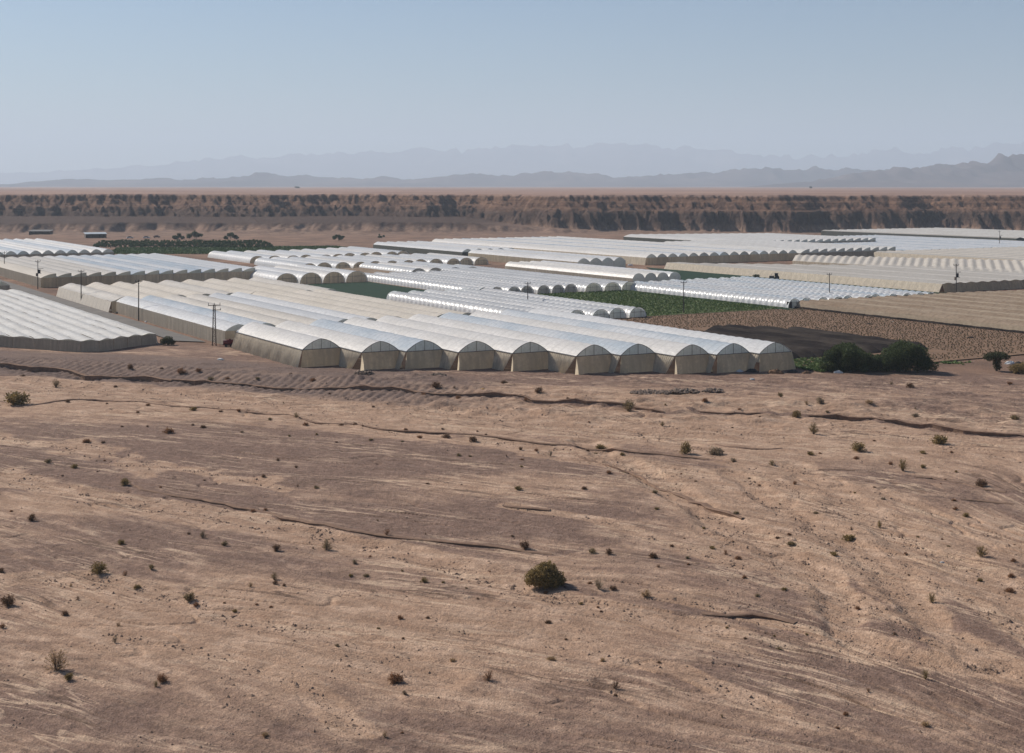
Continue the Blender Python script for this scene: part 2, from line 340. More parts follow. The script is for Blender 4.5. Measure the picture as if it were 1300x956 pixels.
def film(name, c1, c2, rough=.38, trans=.25, spec=.5, band=0.0, dirt=.35, pleat=0.0, scale=1.0):
    """plastic film or net: mixes a rough coat with some light passing through the sheet"""
    m, nt, b = mat(name)
    tc0 = nt.nodes.new('ShaderNodeTexCoord').outputs['Object']; oi_ = nt.nodes.new('ShaderNodeObjectInfo')
    vm = N(nt, 'ShaderNodeVectorMath', operation='MULTIPLY_ADD'); L(nt, oi_.outputs['Random'], vm.inputs[0]); vm.inputs[1].default_value = (53, 91, 0); L(nt, tc0, vm.inputs[2]); tc = vm.outputs[0]
    n1 = noise_node(nt, tc, .18 * scale, 5, .6, (1, .35, 1))
    n2 = noise_node(nt, tc, 2.2 * scale, 4, .6, (1, .5, 1))
    c = mixc(nt, maprange(nt, n1, .38, .66), c1, c2)
    dk = maprange(nt, n2, .3, .75, 1 - dirt * .5, 1.06)
    k = N(nt, 'ShaderNodeCombineColor'); [L(nt, dk, k.inputs[i]) for i in range(3)]
    c = mixc(nt, 1.0, c, k.outputs[0], 'MULTIPLY')
    if band > 0:       # seams where the sheets overlap every few metres along the house
        w = N(nt, 'ShaderNodeTexWave', wave_type='BANDS', bands_direction='Y', wave_profile='SIN')
        w.inputs['Scale'].default_value = .314 / band * 1.0; w.inputs['Distortion'].default_value = .4
        L(nt, tc, w.inputs['Vector'])
        c = mixc(nt, maprange(nt, w.outputs['Fac'], .86, 1.0, 0, .45), c, tuple(x * .72 for x in c1))
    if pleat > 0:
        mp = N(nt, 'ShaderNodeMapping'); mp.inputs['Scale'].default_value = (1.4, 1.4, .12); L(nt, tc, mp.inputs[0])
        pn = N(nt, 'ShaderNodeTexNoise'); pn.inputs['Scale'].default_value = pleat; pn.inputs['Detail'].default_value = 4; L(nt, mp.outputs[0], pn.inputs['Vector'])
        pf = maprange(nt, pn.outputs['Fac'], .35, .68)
        c = mixc(nt, pf, tuple(x * .66 for x in c1), c)  # shade in the folds painted into the film as dark vertical stripes
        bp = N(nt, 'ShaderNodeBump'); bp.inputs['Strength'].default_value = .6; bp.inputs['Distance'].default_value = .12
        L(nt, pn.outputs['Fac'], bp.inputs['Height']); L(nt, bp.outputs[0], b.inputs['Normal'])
    else:
        bp = N(nt, 'ShaderNodeBump'); bp.inputs['Strength'].default_value = .55; bp.inputs['Distance'].default_value = .22
        L(nt, noise_node(nt, tc, 1.1, 3, .5, (1, .45, 1)), bp.inputs['Height']); L(nt, bp.outputs[0], b.inputs['Normal'])
    L(nt, c, b.inputs['Base Color']); b.inputs['Roughness'].default_value = rough; b.inputs['Specular IOR Level'].default_value = spec
    if trans > 0:
        t = N(nt, 'ShaderNodeBsdfTranslucent'); L(nt, c, t.inputs['Color'])
        mx = N(nt, 'ShaderNodeMixShader'); mx.inputs[0].default_value = trans
        L(nt, b.outputs[0], mx.inputs[1]); L(nt, t.outputs[0], mx.inputs[2])
        L(nt, mx.outputs[0], nt.nodes['Material Output'].inputs['Surface'])
    return m
def plain(name, c1, c2=None, rough=.8, scale=3.0, spec=.3, metal=0.0, bump=.0):
    m, nt, b = mat(name); c2 = c2 or tuple(x * .75 for x in c1)
    tc = nt.nodes.new('ShaderNodeTexCoord').outputs['Object']
    n = noise_node(nt, tc, scale, 5, .6)
    L(nt, mixc(nt, maprange(nt, n, .35, .65), c1, c2), b.inputs['Base Color'])
    b.inputs['Roughness'].default_value = rough; b.inputs['Specular IOR Level'].default_value = spec; b.inputs['Metallic'].default_value = metal
    if bump:
        bp = N(nt, 'ShaderNodeBump'); bp.inputs['Strength'].default_value = bump; bp.inputs['Distance'].default_value = .1
        L(nt, n, bp.inputs['Height']); L(nt, bp.outputs[0], b.inputs['Normal'])
    return m
def leafy(name, c1, c2, trans=.2):
    m, nt, b = mat(name)
    oi = nt.nodes.new('ShaderNodeNewGeometry')
    c = mixc(nt, oi.outputs['Random Per Island'], c1, c2)
    L(nt, c, b.inputs['Base Color']); b.inputs['Roughness'].default_value = .7; b.inputs['Specular IOR Level'].default_value = .2
    t = N(nt, 'ShaderNodeBsdfTranslucent'); L(nt, c, t.inputs['Color'])
    mx = N(nt, 'ShaderNodeMixShader'); mx.inputs[0].default_value = trans
    L(nt, b.outputs[0], mx.inputs[1]); L(nt, t.outputs[0], mx.inputs[2]); L(nt, mx.outputs[0], nt.nodes['Material Output'].inputs['Surface'])
    return m

M = {
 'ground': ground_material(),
 'white': film('white_film', (.86, .86, .85), (.76, .76, .75), .33, .34, .5, 3),
 'white_warm': film('warm_white_film', (.83, .81, .78), (.73, .71, .67), .42, .34, .4, 3),
 'blue': film('bluish_clear_film', (.62, .69, .74), (.86, .87, .87), .25, .36, .6, 2),
 'cream': film('cream_film', (.66, .62, .56), (.58, .54, .48), .5, .3, .3, 3),
 'net': film('cream_net', (.66, .61, .54), (.58, .535, .465), .7, .28, .15, 4, .25),
 'net_white': film('white_net', (.74, .73, .70), (.66, .64, .60), .6, .26, .2, 4, .35),
 'net_grey': film('grey_net', (.50, .475, .44), (.44, .415, .375), .75, .25, .1, 4, .3),
 'net_brown': film('brown_net', (.235, .175, .125), (.30, .235, .175), .85, .08, .05, 4, .5),
 'net_tan': film('tan_net', (.34, .275, .205), (.28, .22, .165), .85, .08, .05, 4, .5),
 'net_black': film('black_net', (.024, .021, .021), (.062, .052, .046), .95, .02, .0, 0, .4),
 'hoop': film('hoop_film', (.78, .79, .79), (.68, .69, .69), .30, .36, .6, 0, .3),
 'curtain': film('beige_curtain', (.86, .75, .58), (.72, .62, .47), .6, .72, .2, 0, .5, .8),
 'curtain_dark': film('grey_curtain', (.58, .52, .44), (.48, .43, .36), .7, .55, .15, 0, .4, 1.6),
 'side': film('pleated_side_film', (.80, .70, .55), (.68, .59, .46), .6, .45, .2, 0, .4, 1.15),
 'pane': film('gable_film', (.68, .75, .74), (.76, .81, .80), .25, .7, .6, 0, .3),
 'pane_dull': film('olive_gable_film', (.74, .74, .64), (.82, .82, .72), .5, .7, .3, 0, .3),
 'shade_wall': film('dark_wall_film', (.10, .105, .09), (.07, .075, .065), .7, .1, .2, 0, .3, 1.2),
 'opening': film('hazy_end_net', (.42, .42, .40), (.60, .60, .57), .7, .55, .2),
 'steel': plain('galvanised_steel', (.20, .20, .20), (.12, .11, .105), .5, 4, .5, .4),
 'wood': plain('creosoted_wood', (.055, .042, .034), (.035, .028, .024), .85, 2),
 'rust': plain('rusty_lattice_steel', (.10, .07, .055), (.07, .05, .04), .8, 5),
 'asphalt': plain('worn_asphalt', (.115, .108, .10), (.155, .140, .125), .95, .25),
 'red': plain('red_paint', (.16, .018, .022), (.10, .013, .016), .5, 2),
 'black': plain('black_plastic', (.02, .02, .021), (.035, .033, .033), .6, 2),
 'whitep': plain('white_plastic', (.62, .61, .59), (.5, .49, .47), .5, 2),
 'yellow': plain('yellow_plastic', (.55, .30, .03), (.4, .22, .03), .5, 2),
 'shed': plain('shed_wall', (.16, .13, .11), (.11, .09, .08), .8, .6),
 'tin': plain('pale_tin_roof', (.42, .46, .48), (.34, .37, .39), .5, .5),
 'tin_dark': plain('dark_tin_roof', (.10, .10, .10), (.14, .13, .12), .7, .5),
 'stone': plain('stone', (.26, .175, .125), (.17, .118, .088), .9, 3, .2, 0, .5),
 'rubble': plain('grey_rubble', (.17, .128, .10), (.25, .19, .15), .9, 2, .2, 0, .5),
 'cropdark': plain('dark_green_crop', (.014, .034, .020), (.020, .044, .024), .9, 1.5, .1, 0, .6),
 'cropgreen': leafy('green_crop_leaves', (.060, .105, .028), (.120, .165, .055)),
 'cropsoil': plain('green_field_ground', (.065, .095, .032), (.105, .11, .055), .95, .4, .1, 0, .4),
 'olive': plain('olive_field_ground', (.115, .125, .05), (.16, .145, .07), .95, .15, .1, 0, .4),
 'stub': leafy('stubble_leaves', (.065, .058, .030), (.15, .105, .06)),
 'stubsoil': plain('stubble_soil', (.205, .130, .085), (.150, .098, .067), .95, .3, .1, 0, .4),
 'leaf_dark': leafy('dark_tree_leaves', (.030, .048, .017), (.088, .112, .040)),
 'leaf_orch': leafy('orchard_leaves', (.034, .066, .018), (.072, .118, .034)),
 'leaf_acacia': leafy('acacia_leaves', (.035, .042, .016), (.070, .075, .030)),
 'b_green': leafy('bush_green', (0.168, 0.121, 0.044), (0.301, 0.212, 0.084)),
 'b_olive': leafy('bush_olive', (0.169, 0.128, 0.066), (0.299, 0.220, 0.116)),
 'b_dark': leafy('bush_dark', (0.122, 0.071, 0.042), (0.227, 0.134, 0.077)),
 'b_rust': leafy('bush_rust', (0.208, 0.104, 0.053), (0.338, 0.183, 0.094)),
 'b_straw': leafy('bush_straw', (0.338, 0.232, 0.132), (0.468, 0.317, 0.176)),
 'b_grey': leafy('bush_grey', (0.247, 0.189, 0.127), (0.377, 0.287, 0.193)),
 'twig': plain('twig_bark', (.13, .095, .07), (.18, .135, .095), .9, 8),
 'bark': plain('tree_bark', (.075, .052, .038), (.10, .075, .055), .9, 4),
}
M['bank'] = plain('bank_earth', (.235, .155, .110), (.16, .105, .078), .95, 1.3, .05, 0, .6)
def mountain_material():
    m, nt, b = mat('mountain_rock')
    pos = nt.nodes.new('ShaderNodeNewGeometry').outputs['Position']
    n = noise_node(nt, pos, .0012, 6, .6)
    L(nt, ramp(nt, n, [(.3, (.05, .04, .042)), (.55, (.10, .08, .078)), (.75, (.17, .125, .108))]).outputs[0], b.inputs['Base Color'])
    b.inputs['Roughness'].default_value = 1; b.inputs['Specular IOR Level'].default_value = 0
    return m
M['mount'] = mountain_material()

# ------------------------------------------------------------------ object helpers
def tag(o, label=None, cat=None, group=None, kind=None):
    if label: o['label'] = label
    if cat: o['category'] = cat
    if group: o['group'] = group
    if kind: o['kind'] = kind
    return o
def empty(name, loc, rz=0.0):
    o = bpy.data.objects.new(name, None); col.objects.link(o)
    o.location = loc; o.rotation_euler = (0, 0, rz); o.empty_display_size = 1
    return o
class MB:
    def __init__(s): s.v = []; s.f = []
    def add(s, vs, fs):
        b = len(s.v); s.v += [tuple(p) for p in vs]; s.f += [tuple(i + b for i in f) for f in fs]
    def box(s, c, d, rz=0.0, taper=1.0):
        cx, cy, cz = c; hx, hy, hz = d[0] / 2, d[1] / 2, d[2] / 2
        ca, sa = math.cos(rz), math.sin(rz); vs = []
        for k, t in ((-1, 1.0), (1, taper)):
            for i, j in ((-1, -1), (1, -1), (1, 1), (-1, 1)):
                x, y = i * hx * t, j * hy * t
                vs.append((cx + x * ca - y * sa, cy + x * sa + y * ca, cz + k * hz))
        s.add(vs, [(0, 3, 2, 1), (4, 5, 6, 7), (0, 1, 5, 4), (1, 2, 6, 5), (2, 3, 7, 6), (3, 0, 4, 7)])
    def tube(s, pts, r, n=6, r1=None):
        pts = [np.array(p, float) for p in pts]; rings = []
        r1 = r if r1 is None else r1
        for i, p in enumerate(pts):
            d = pts[min(i + 1, len(pts) - 1)] - pts[max(i - 1, 0)]; d /= (np.linalg.norm(d) + 1e-9)
            a = np.cross(d, (0, 0, 1.0)) if abs(d[2]) < .9 else np.cross(d, (1.0, 0, 0))
            a /= np.linalg.norm(a); b = np.cross(d, a); rr = r + (r1 - r) * i / max(1, len(pts) - 1)
            rings.append([p + rr * (a * math.cos(2 * math.pi * k / n) + b * math.sin(2 * math.pi * k / n)) for k in range(n)])
        vs = [q for rg in rings for q in rg]; fs = []
        for i in range(len(pts) - 1):
            for k in range(n):
                fs.append((i * n + k, i * n + (k + 1) % n, (i + 1) * n + (k + 1) % n, (i + 1) * n + k))
        fs.append(tuple(range(n - 1, -1, -1))); fs.append(tuple((len(pts) - 1) * n + k for k in range(n)))
        s.add(vs, fs)
    def grid(s, P):
        """P: list of rows of points"""
        r, c = len(P), len(P[0]); b = len(s.v)
        for row in P: s.v += [tuple(p) for p in row]
        for i in range(r - 1):
            for j in range(c - 1):
                s.f.append((b + i * c + j, b + i * c + j + 1, b + (i + 1) * c + j + 1, b + (i + 1) * c + j))
    def build(s, name, m, parent=None, smooth=False, loc=(0, 0, 0)):
        me = bpy.data.meshes.new(name); me.from_pydata(s.v, [], s.f); me.materials.append(m)
        if smooth: me.polygons.foreach_set('use_smooth', [True] * len(me.polygons))
        me.update()
        o = bpy.data.objects.new(name, me); col.objects.link(o); o.location = loc
        if parent: o.parent = parent
        return o
def np_mesh(name, V, Fq, m, parent=None, smooth=True, loc=(0, 0, 0)):
    me = bpy.data.meshes.new(name)
    V = np.asarray(V, np.float32); Fq = np.asarray(Fq, np.int32); k = Fq.shape[1]
    me.vertices.add(len(V)); me.vertices.foreach_set('co', V.ravel())
    me.loops.add(Fq.size); me.loops.foreach_set('vertex_index', Fq.ravel())
    me.polygons.add(len(Fq)); me.polygons.foreach_set('loop_start', np.arange(0, Fq.size, k, dtype=np.int32))
    me.polygons.foreach_set('use_smooth', np.full(len(Fq), smooth))
    me.update(calc_edges=True); me.validate(); me.materials.append(m)
    o = bpy.data.objects.new(name, me); col.objects.link(o); o.location = loc
    if parent: o.parent = parent
    return o
def copy_tree(o, parent=None):
    c = o.copy(); col.objects.link(c); c.parent = parent
    for ch in [q for q in bpy.data.objects if q.parent == o]: copy_tree(ch, c)
    return c
KIDS = {}
def copy_thing(o):
    if o.name not in KIDS:
        KIDS[o.name] = [(ch, [g for g in bpy.data.objects if g.parent == ch]) for ch in bpy.data.objects if ch.parent == o]
    c = o.copy(); col.objects.link(c)
    for ch, gs in KIDS[o.name]:
        d = ch.copy(); col.objects.link(d); d.parent = c
        for g in gs:
            e = g.copy(); col.objects.link(e); e.parent = d
    return c

# ------------------------------------------------------------------ ground sheet
def build_ground():
    ys = [12.0]
    while ys[-1] < 78: ys.append(ys[-1] * 1.05)
    while ys[-1] < 300: ys.append(ys[-1] * 1.0017)
    while ys[-1] < 955: ys.append(ys[-1] * 1.007)
    while ys[-1] < 1300: ys.append(ys[-1] + 1.2)
    while ys[-1] < 60000: ys.append(ys[-1] * 1.06)
    ys = np.array(ys)
    k = np.concatenate([-np.geomspace(7, .43, 50), np.linspace(-.42, .42, 900), np.geomspace(.43, 7, 50)])
    K, YY = np.meshgrid(k, ys); XX = K * YY
    Z = terrain(XX, YY)
    GRID.update(ys=ys, k=k, Z=Z)
    nr, nc = XX.shape
    V = np.stack([XX, YY, Z], -1).reshape(-1, 3)
    idx = np.arange(nr * nc).reshape(nr, nc)
    Fq = np.stack([idx[:-1, :-1], idx[:-1, 1:], idx[1:, 1:], idx[1:, :-1]], -1).reshape(-1, 4)
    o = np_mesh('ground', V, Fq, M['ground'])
    x, y = V[:, 0].astype(float), V[:, 1].astype(float)
    sand = np.full(len(x), .12)
    nm = (y < 420) & (np.abs(x) < 300)
    xs, yv = x[nm], y[nm]; s_ = np.full(len(xs), .10)
    for P, w, d in CH_P:
        pad = 4 * w + 4
        m = (xs > P[:, 0].min() - pad) & (xs < P[:, 0].max() + pad) & (yv > P[:, 1].min() - pad) & (yv < P[:, 1].max() + pad)
        if not m.any(): continue
        xm, ym_ = xs[m], yv[m]
        dd, _ = dist_line(xm + w * .9 * fbm(xm / 9, ym_ / 9, 3, 150), ym_ + w * .9 * fbm(xm / 9, ym_ / 9, 3, 151), P)
        s_[m] += .80 * (1 - sstep(w * .45, w * 1.5, dd)) * (.5 + .5 * sstep(-.3, .2, fbm(xm / 5, ym_ / 5, 3, 152)))
    for P, d, w in SC_P:
        sd, _e = scarp_field(xs, yv, P)
        s_ -= 1.2 * sstep(-.4, .2, sd) * (1 - sstep(w * .6, w * 1.5, sd)) * min(1, d * 1.6)  # gravel tone painted along the erosion edges to deepen their weak shade
    # broad zones of the photo: pale sheet wash near the bank, brown gravel pan on the left, paler sand in front
    def zone(px0, py0, rx, ry, a):
        X0, Y0 = G0(px0, py0, -1)
        X1, _ = G0(px0 + rx, py0, -1); _, Ya = G0(px0, py0 - ry, -1); _, Yb = G0(px0, py0 + ry, -1)
        dx = (xs - X0 - (yv - Y0) * -.4) / (X1 - X0); dy = (yv - Y0) / ((Ya - Yb) / 2)
        return a * np.exp(-(dx * dx + dy * dy))
    s_ = s_ * 1.0
    s_ += 1.25 * zone(350, 515, 420, 16, .55) + zone(720, 530, 330, 22, .5) + zone(1100, 560, 260, 32, .42)
    s_ += zone(260, 575, 360, 34, -.55) + zone(800, 545, 90, 8, -.4) + zone(560, 660, 260, 22, -.35)
    s_ += zone(60, 640, 120, 16, .35) + zone(600, 615, 200, 18, .28) + zone(300, 800, 380, 60, .35) + zone(650, 800, 260, 50, .22)
    s_ += zone(1150, 800, 110, 32, -.55) + zone(1000, 850, 200, 24, -.3) + zone(1020, 670, 260, 40, .3) + zone(700, 715, 120, 20, .15)
    s_ += zone(180, 470, 260, 8, -.45) + zone(700, 488, 500, 10, -.18)
    sand[nm] = np.clip(s_, -1, 1)
    db = np.full(len(x), 100.0); sb = np.ones(len(x))
    d_, q_ = dist_line(x[nm], y[nm], BK_P); db[nm] = d_; sb[nm] = q_
    below = np.where(sb < 0, db, -db)
    farm = np.where(nm, (1 - sstep(-38, -22, below)) * .85, np.where(y >= 420, 1.0, 0.0)) * (1 - sstep(940, 1010, y) * .6) * (y < 3000)
    bank = np.where(nm, sstep(-13, -9, below) * (1 - sstep(14, 19, below)) * (1 - sstep(-22, 6, x)) * (.75 + .25 * sstep(-.2, .2, fbm(x / 12, y / 4, 3, 301))), 0.0)
    fs_, ft_ = flow(x, y)
    fa = o.data.attributes.new('flow', 'FLOAT_VECTOR', 'POINT'); fa.data.foreach_set('vector', np.stack([fs_, ft_, np.zeros_like(fs_)], -1).astype(np.float32).ravel())
    e = 960 + 30 * fbm(x / 60, y / 60, 3, 77)
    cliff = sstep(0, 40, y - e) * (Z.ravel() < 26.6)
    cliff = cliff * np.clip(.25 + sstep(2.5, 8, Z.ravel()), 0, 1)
    ca = o.data.color_attributes.new('zone', 'FLOAT_COLOR', 'POINT')
    ca.data.foreach_set('color', np.stack([sand * .5 + .5, farm, cliff, bank], -1).astype(np.float32).ravel())
    tag(o, kind='structure')
build_ground()
def scarp_banks():
    mb = MB()
    for P, d, w in SC_P:
        T = np.gradient(P, axis=0); T /= np.linalg.norm(T, axis=1)[:, None]; Nn = np.stack([T[:, 1], -T[:, 0]], -1)   # towards the wash
        end = np.minimum(np.hypot(*(P - P[0]).T), np.hypot(*(P - P[-1]).T)); e = scarp_h(P[:, 0], P[:, 1], end)
        rows = []
        for k in range(len(P)):
            hgt = .62 * d * e[k]
            if hgt < .03: 
                if len(rows) > 1: mb.grid([list(q) for q in zip(*rows)])
                rows = []; continue
            tx, ty = P[k] - Nn[k] * .45; zt = ground_z(tx, ty); j_ = .10 * snoise(k * .9, d * 9, 3); row = []
            bx, by = P[k] + Nn[k] * 1.1; zb = ground_z(bx, by)
            for o, z_ in ((-.5, zt - .05), (.05, zt + .02), (.34 + j_, zt + .015), (.46 + j_, zt - .05), (.40 + j_, zt - .3 * (zt - zb)), (.34 + j_, zb + .08), (.40 + j_, zb - .15)):
                row.append((P[k][0] + Nn[k][0] * o, P[k][1] + Nn[k][1] * o, z_))
            rows.append(row)
        if len(rows) > 1: mb.grid([list(q) for q in zip(*rows)])
    o = mb.build('eroded_bank', M['bank']); tag(o, kind='structure')
scarp_banks()
pl = MB(); pl.add([(-60000, -9000, -2.2), (60000, -9000, -2.2), (60000, 14, -2.2), (-60000, 14, -2.2)], [(0, 1, 2, 3)])
tag(pl.build('plain', M['ground']), kind='structure')

# ------------------------------------------------------------------ mountains
def mountains(sky, Yc, depth, seed, rough, step):
    xs_ = np.array([a for a, b in sky], float); zs_ = np.array([H + (236.5 - b) * Yc / F for a, b in sky])
    X0 = (xs_[0] - 650) * Yc / F; X1 = (xs_[-1] - 650) * Yc / F
    xx = np.arange(X0, X1, step); dd = np.linspace(-1, 1, 41)
    XX, DD = np.meshgrid(xx, dd); YY = Yc + DD * depth
    px = 650 + F * XX / Yc
    crest = np.interp(px, xs_, zs_)
    w = 1 - np.abs(DD + .25 * fbm(XX / depth * 1.5, DD * 2, 3, seed))
    prof = np.clip(w, 0, 1) ** 1.15
    rg = .55 * ridged(XX / (depth * .35), YY / (depth * .5), 5, seed + 3) + .45 * ridged(XX / (depth * .12), YY / (depth * .3), 4, seed + 5)
    fine = 1.3 * fbm(px / 14, DD * 3, 4, seed + 9) + .8 * fbm(px / 5, DD * 5, 3, seed + 39)
    Z = 20 + (crest - 27) * prof * (1 - rough * (1 - rg) * (1 - prof * .5)) * (1 + .12 * fine) + 4
    Z = np.where(crest < 60, np.minimum(Z, crest), Z)
    V = np.stack([XX, YY, Z], -1).reshape(-1, 3); nr, nc = XX.shape
    idx = np.arange(nr * nc).reshape(nr, nc)
    Fq = np.stack([idx[:-1, :-1], idx[:-1, 1:], idx[1:, 1:], idx[1:, :-1]], -1).reshape(-1, 4)
    tag(np_mesh('mountains', V, Fq, M['mount'], smooth=True), kind='structure')
mountains([(950, 237), (1040, 226), (1095, 214), (1120, 212), (1150, 205), (1190, 202), (1212, 199), (1240, 190), (1262, 186), (1275, 187), (1300, 191), (1360, 184), (1460, 190), (1560, 205), (1800, 220), (2100, 236)], 8500, 1100, 5, .8, 22)
mountains([(-600, 225), (-200, 228), (0, 234), (40, 230), (100, 225), (150, 226.5), (180, 224), (220, 224), (300, 221), (340, 214.5), (365, 219), (425, 222), (460, 225), (480, 219.5), (510, 226), (550, 220), (590, 216), (630, 220), (650, 221), (690, 212), (750, 215), (780, 221), (870, 217), (930, 212), (970, 209), (1000, 211), (1080, 206), (1140, 210), (1250, 206), (1500, 200), (1900, 215)], 11500, 1300, 15, .75, 30)
mountains([(-900, 215), (-300, 210), (0, 218), (80, 214), (150, 209), (235, 200), (290, 192), (350, 192.5), (425, 188.5), (490, 189), (550, 182), (600, 180), (650, 177), (680, 173.5), (740, 174.5), (840, 174), (890, 181), (950, 190), (1020, 195), (1090, 190), (1125, 182.5), (1175, 187), (1225, 177.5), (1300, 171), (1400, 176), (1600, 190), (2200, 205)], 25500, 2800, 25, .5, 100)

# ------------------------------------------------------------------ greenhouses
def uvw(u, v, ang=30.0):
    c, s = math.cos(R(ang)), math.sin(R(ang))
    return (u * c - v * s, u * s + v * c)
def profile(kind, k=10):
    """points (t, h) across one bay, both 0..1"""
    t = np.linspace(0, 1, k + 1)
    if kind == 'gothic': h = np.sin(np.pi * t) ** .75 * .82 + .18 * (1 - np.abs(2 * t - 1))
    elif kind == 'arch': h = .74 * (1 - (2 * t - 1) ** 2) + .26 * (1 - np.abs(2 * t - 1) ** 1.0)
    elif kind == 'round': a = np.pi * t; return [(.5 - .5 * math.cos(q), math.sin(q)) for q in a]
    elif kind == 'saw': h = np.sin(np.pi / 2 * t ** .9) ; return [(x, y) for x, y in zip(t, h)] + [(1.0, 0.0)]
    elif kind == 'wave': h = .5 - .5 * np.cos(2 * np.pi * t)
    elif kind == 'low': h = np.sin(np.pi * t) ** .6
    return list(zip(t, h))
def roof_grid(mb, x0, x1, yf0, yf1, yb0, yb1, eave, rise, prof, rib, sag, wob=0.0, seed=0):
    L_ = max(abs(yb0 - yf0), abs(yb1 - yf1)); nseg = max(2, int(round(L_ / rib)) * 2)
    rows = []
    for j in range(nseg + 1):
        q = j / nseg; s_ = 1.0 - sag * (j % 2) ; row = []
        for t, h in prof:
            x = x0 + (x1 - x0) * t
            yf = yf0 + (yf1 - yf0) * t; yb = yb0 + (yb1 - yb0) * t
            hh = eave * (1 - sag * .3 * (j % 2)) + rise * h * s_
            if wob: hh += wob * float(snoise(x * .21 + seed, (yf + (yb - yf) * q) * .16, 3)) + wob * .35 * math.sin(q * L_ / 4.5 * 2 * math.pi) * h
            row.append((x, yf + (yb - yf) * q, hh))
        rows.append(row)
    mb.grid(rows)
def wall_grid(mb, p0, p1, h0, h1, out=(0, 0), flare=0.0, pleat=.0, step=1.2, zb=0.0):
    """wall from p0 to p1; foot is pushed out by flare along out; pleat makes vertical folds"""
    L_ = math.hypot(p1[0] - p0[0], p1[1] - p0[1]); n = max(1, int(L_ / step)); rows = []
    for z in (0.0, .33, .66, 1.0):
        row = []
        for i in range(n + 1):
            q = i / n; x = p0[0] + (p1[0] - p0[0]) * q; y = p0[1] + (p1[1] - p0[1]) * q
            fl = flare * (1 - z) + (pleat * (1 if i % 2 else -1) * (1 - z * .7) if 0 < i < n else 0)
            row.append((x + out[0] * fl, y + out[1] * fl, zb + (h0 + (h1 - h0) * q - zb) * z))
        rows.append(row)
    mb.grid(rows)
def block(name, label, cat, u0, w, n, vf, vb, eave, rise, kind, roofs, gable='pane', curt='curtain', left='curtain_dark', right='curtain_dark',
          rib=3.0, sag=.04, flare=.0, ang=30.0, front=True, k=8, wob=0.0, group=None, pleat=.0, post=False, open_f=()):
    vf = vf if callable(vf) else (lambda u, a=vf: a)
    vb = vb if callable(vb) else (lambda u, a=vb: a)
    oy = vf(u0)
    X, Y = uvw(u0, oy, ang)
    E_ = empty(name, (X, Y, 0.0), R(ang)); tag(E_, label, cat, group)
    prof = profile(kind, k); U = lambda i: u0 + w * i
    for i in range(n):
        a, b = U(i), U(i + 1); rm = roofs[i % len(roofs)] if isinstance(roofs, (list, tuple)) else roofs
        mb = MB(); roof_grid(mb, a - u0, b - u0, vf(a) - oy, vf(b) - oy, vb(a) - oy, vb(b) - oy, eave, rise, prof, rib, sag, wob, i)
        mb.build('roof_bay', M[rm], E_, smooth=True)
        if front:
            for which, off in ((vf, .06),):
                gb = MB(); fy = lambda t: (which(a) + (which(b) - which(a)) * t) - oy + off
                top = [(a - u0 + w * t, fy(t), eave + rise * h * .985) for t, h in prof]; bot = [(a - u0 + w * t, fy(t), eave) for t, h in prof]
                gb.grid([bot, top]); gp = gb.build('gable_panel', M[gable], E_)
                cb = MB(); wall_grid(cb, (a - u0 + .03, fy(0) - .02), (b - u0 - .03, fy(1) - .02), eave, eave, (0, -1), flare * .6, pleat, 1.1)
                cb.build('end_curtain', M['opening' if i in open_f else curt], E_)
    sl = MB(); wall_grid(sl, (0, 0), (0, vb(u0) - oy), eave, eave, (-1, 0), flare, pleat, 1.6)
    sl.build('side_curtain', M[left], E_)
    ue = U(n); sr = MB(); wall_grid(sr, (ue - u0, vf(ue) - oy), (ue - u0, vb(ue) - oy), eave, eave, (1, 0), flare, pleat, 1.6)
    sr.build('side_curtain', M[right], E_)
    bk = MB()
    for i in range(n):
        a, b = U(i), U(i + 1)
        top = [(a - u0 + w * t, vb(a) + (vb(b) - vb(a)) * t - oy, eave + rise * h * .985) for t, h in prof]
        bk.grid([[(p[0], p[1], 0) for p in top], top])
    bk.build('back_wall', M[curt], E_)
    return E_

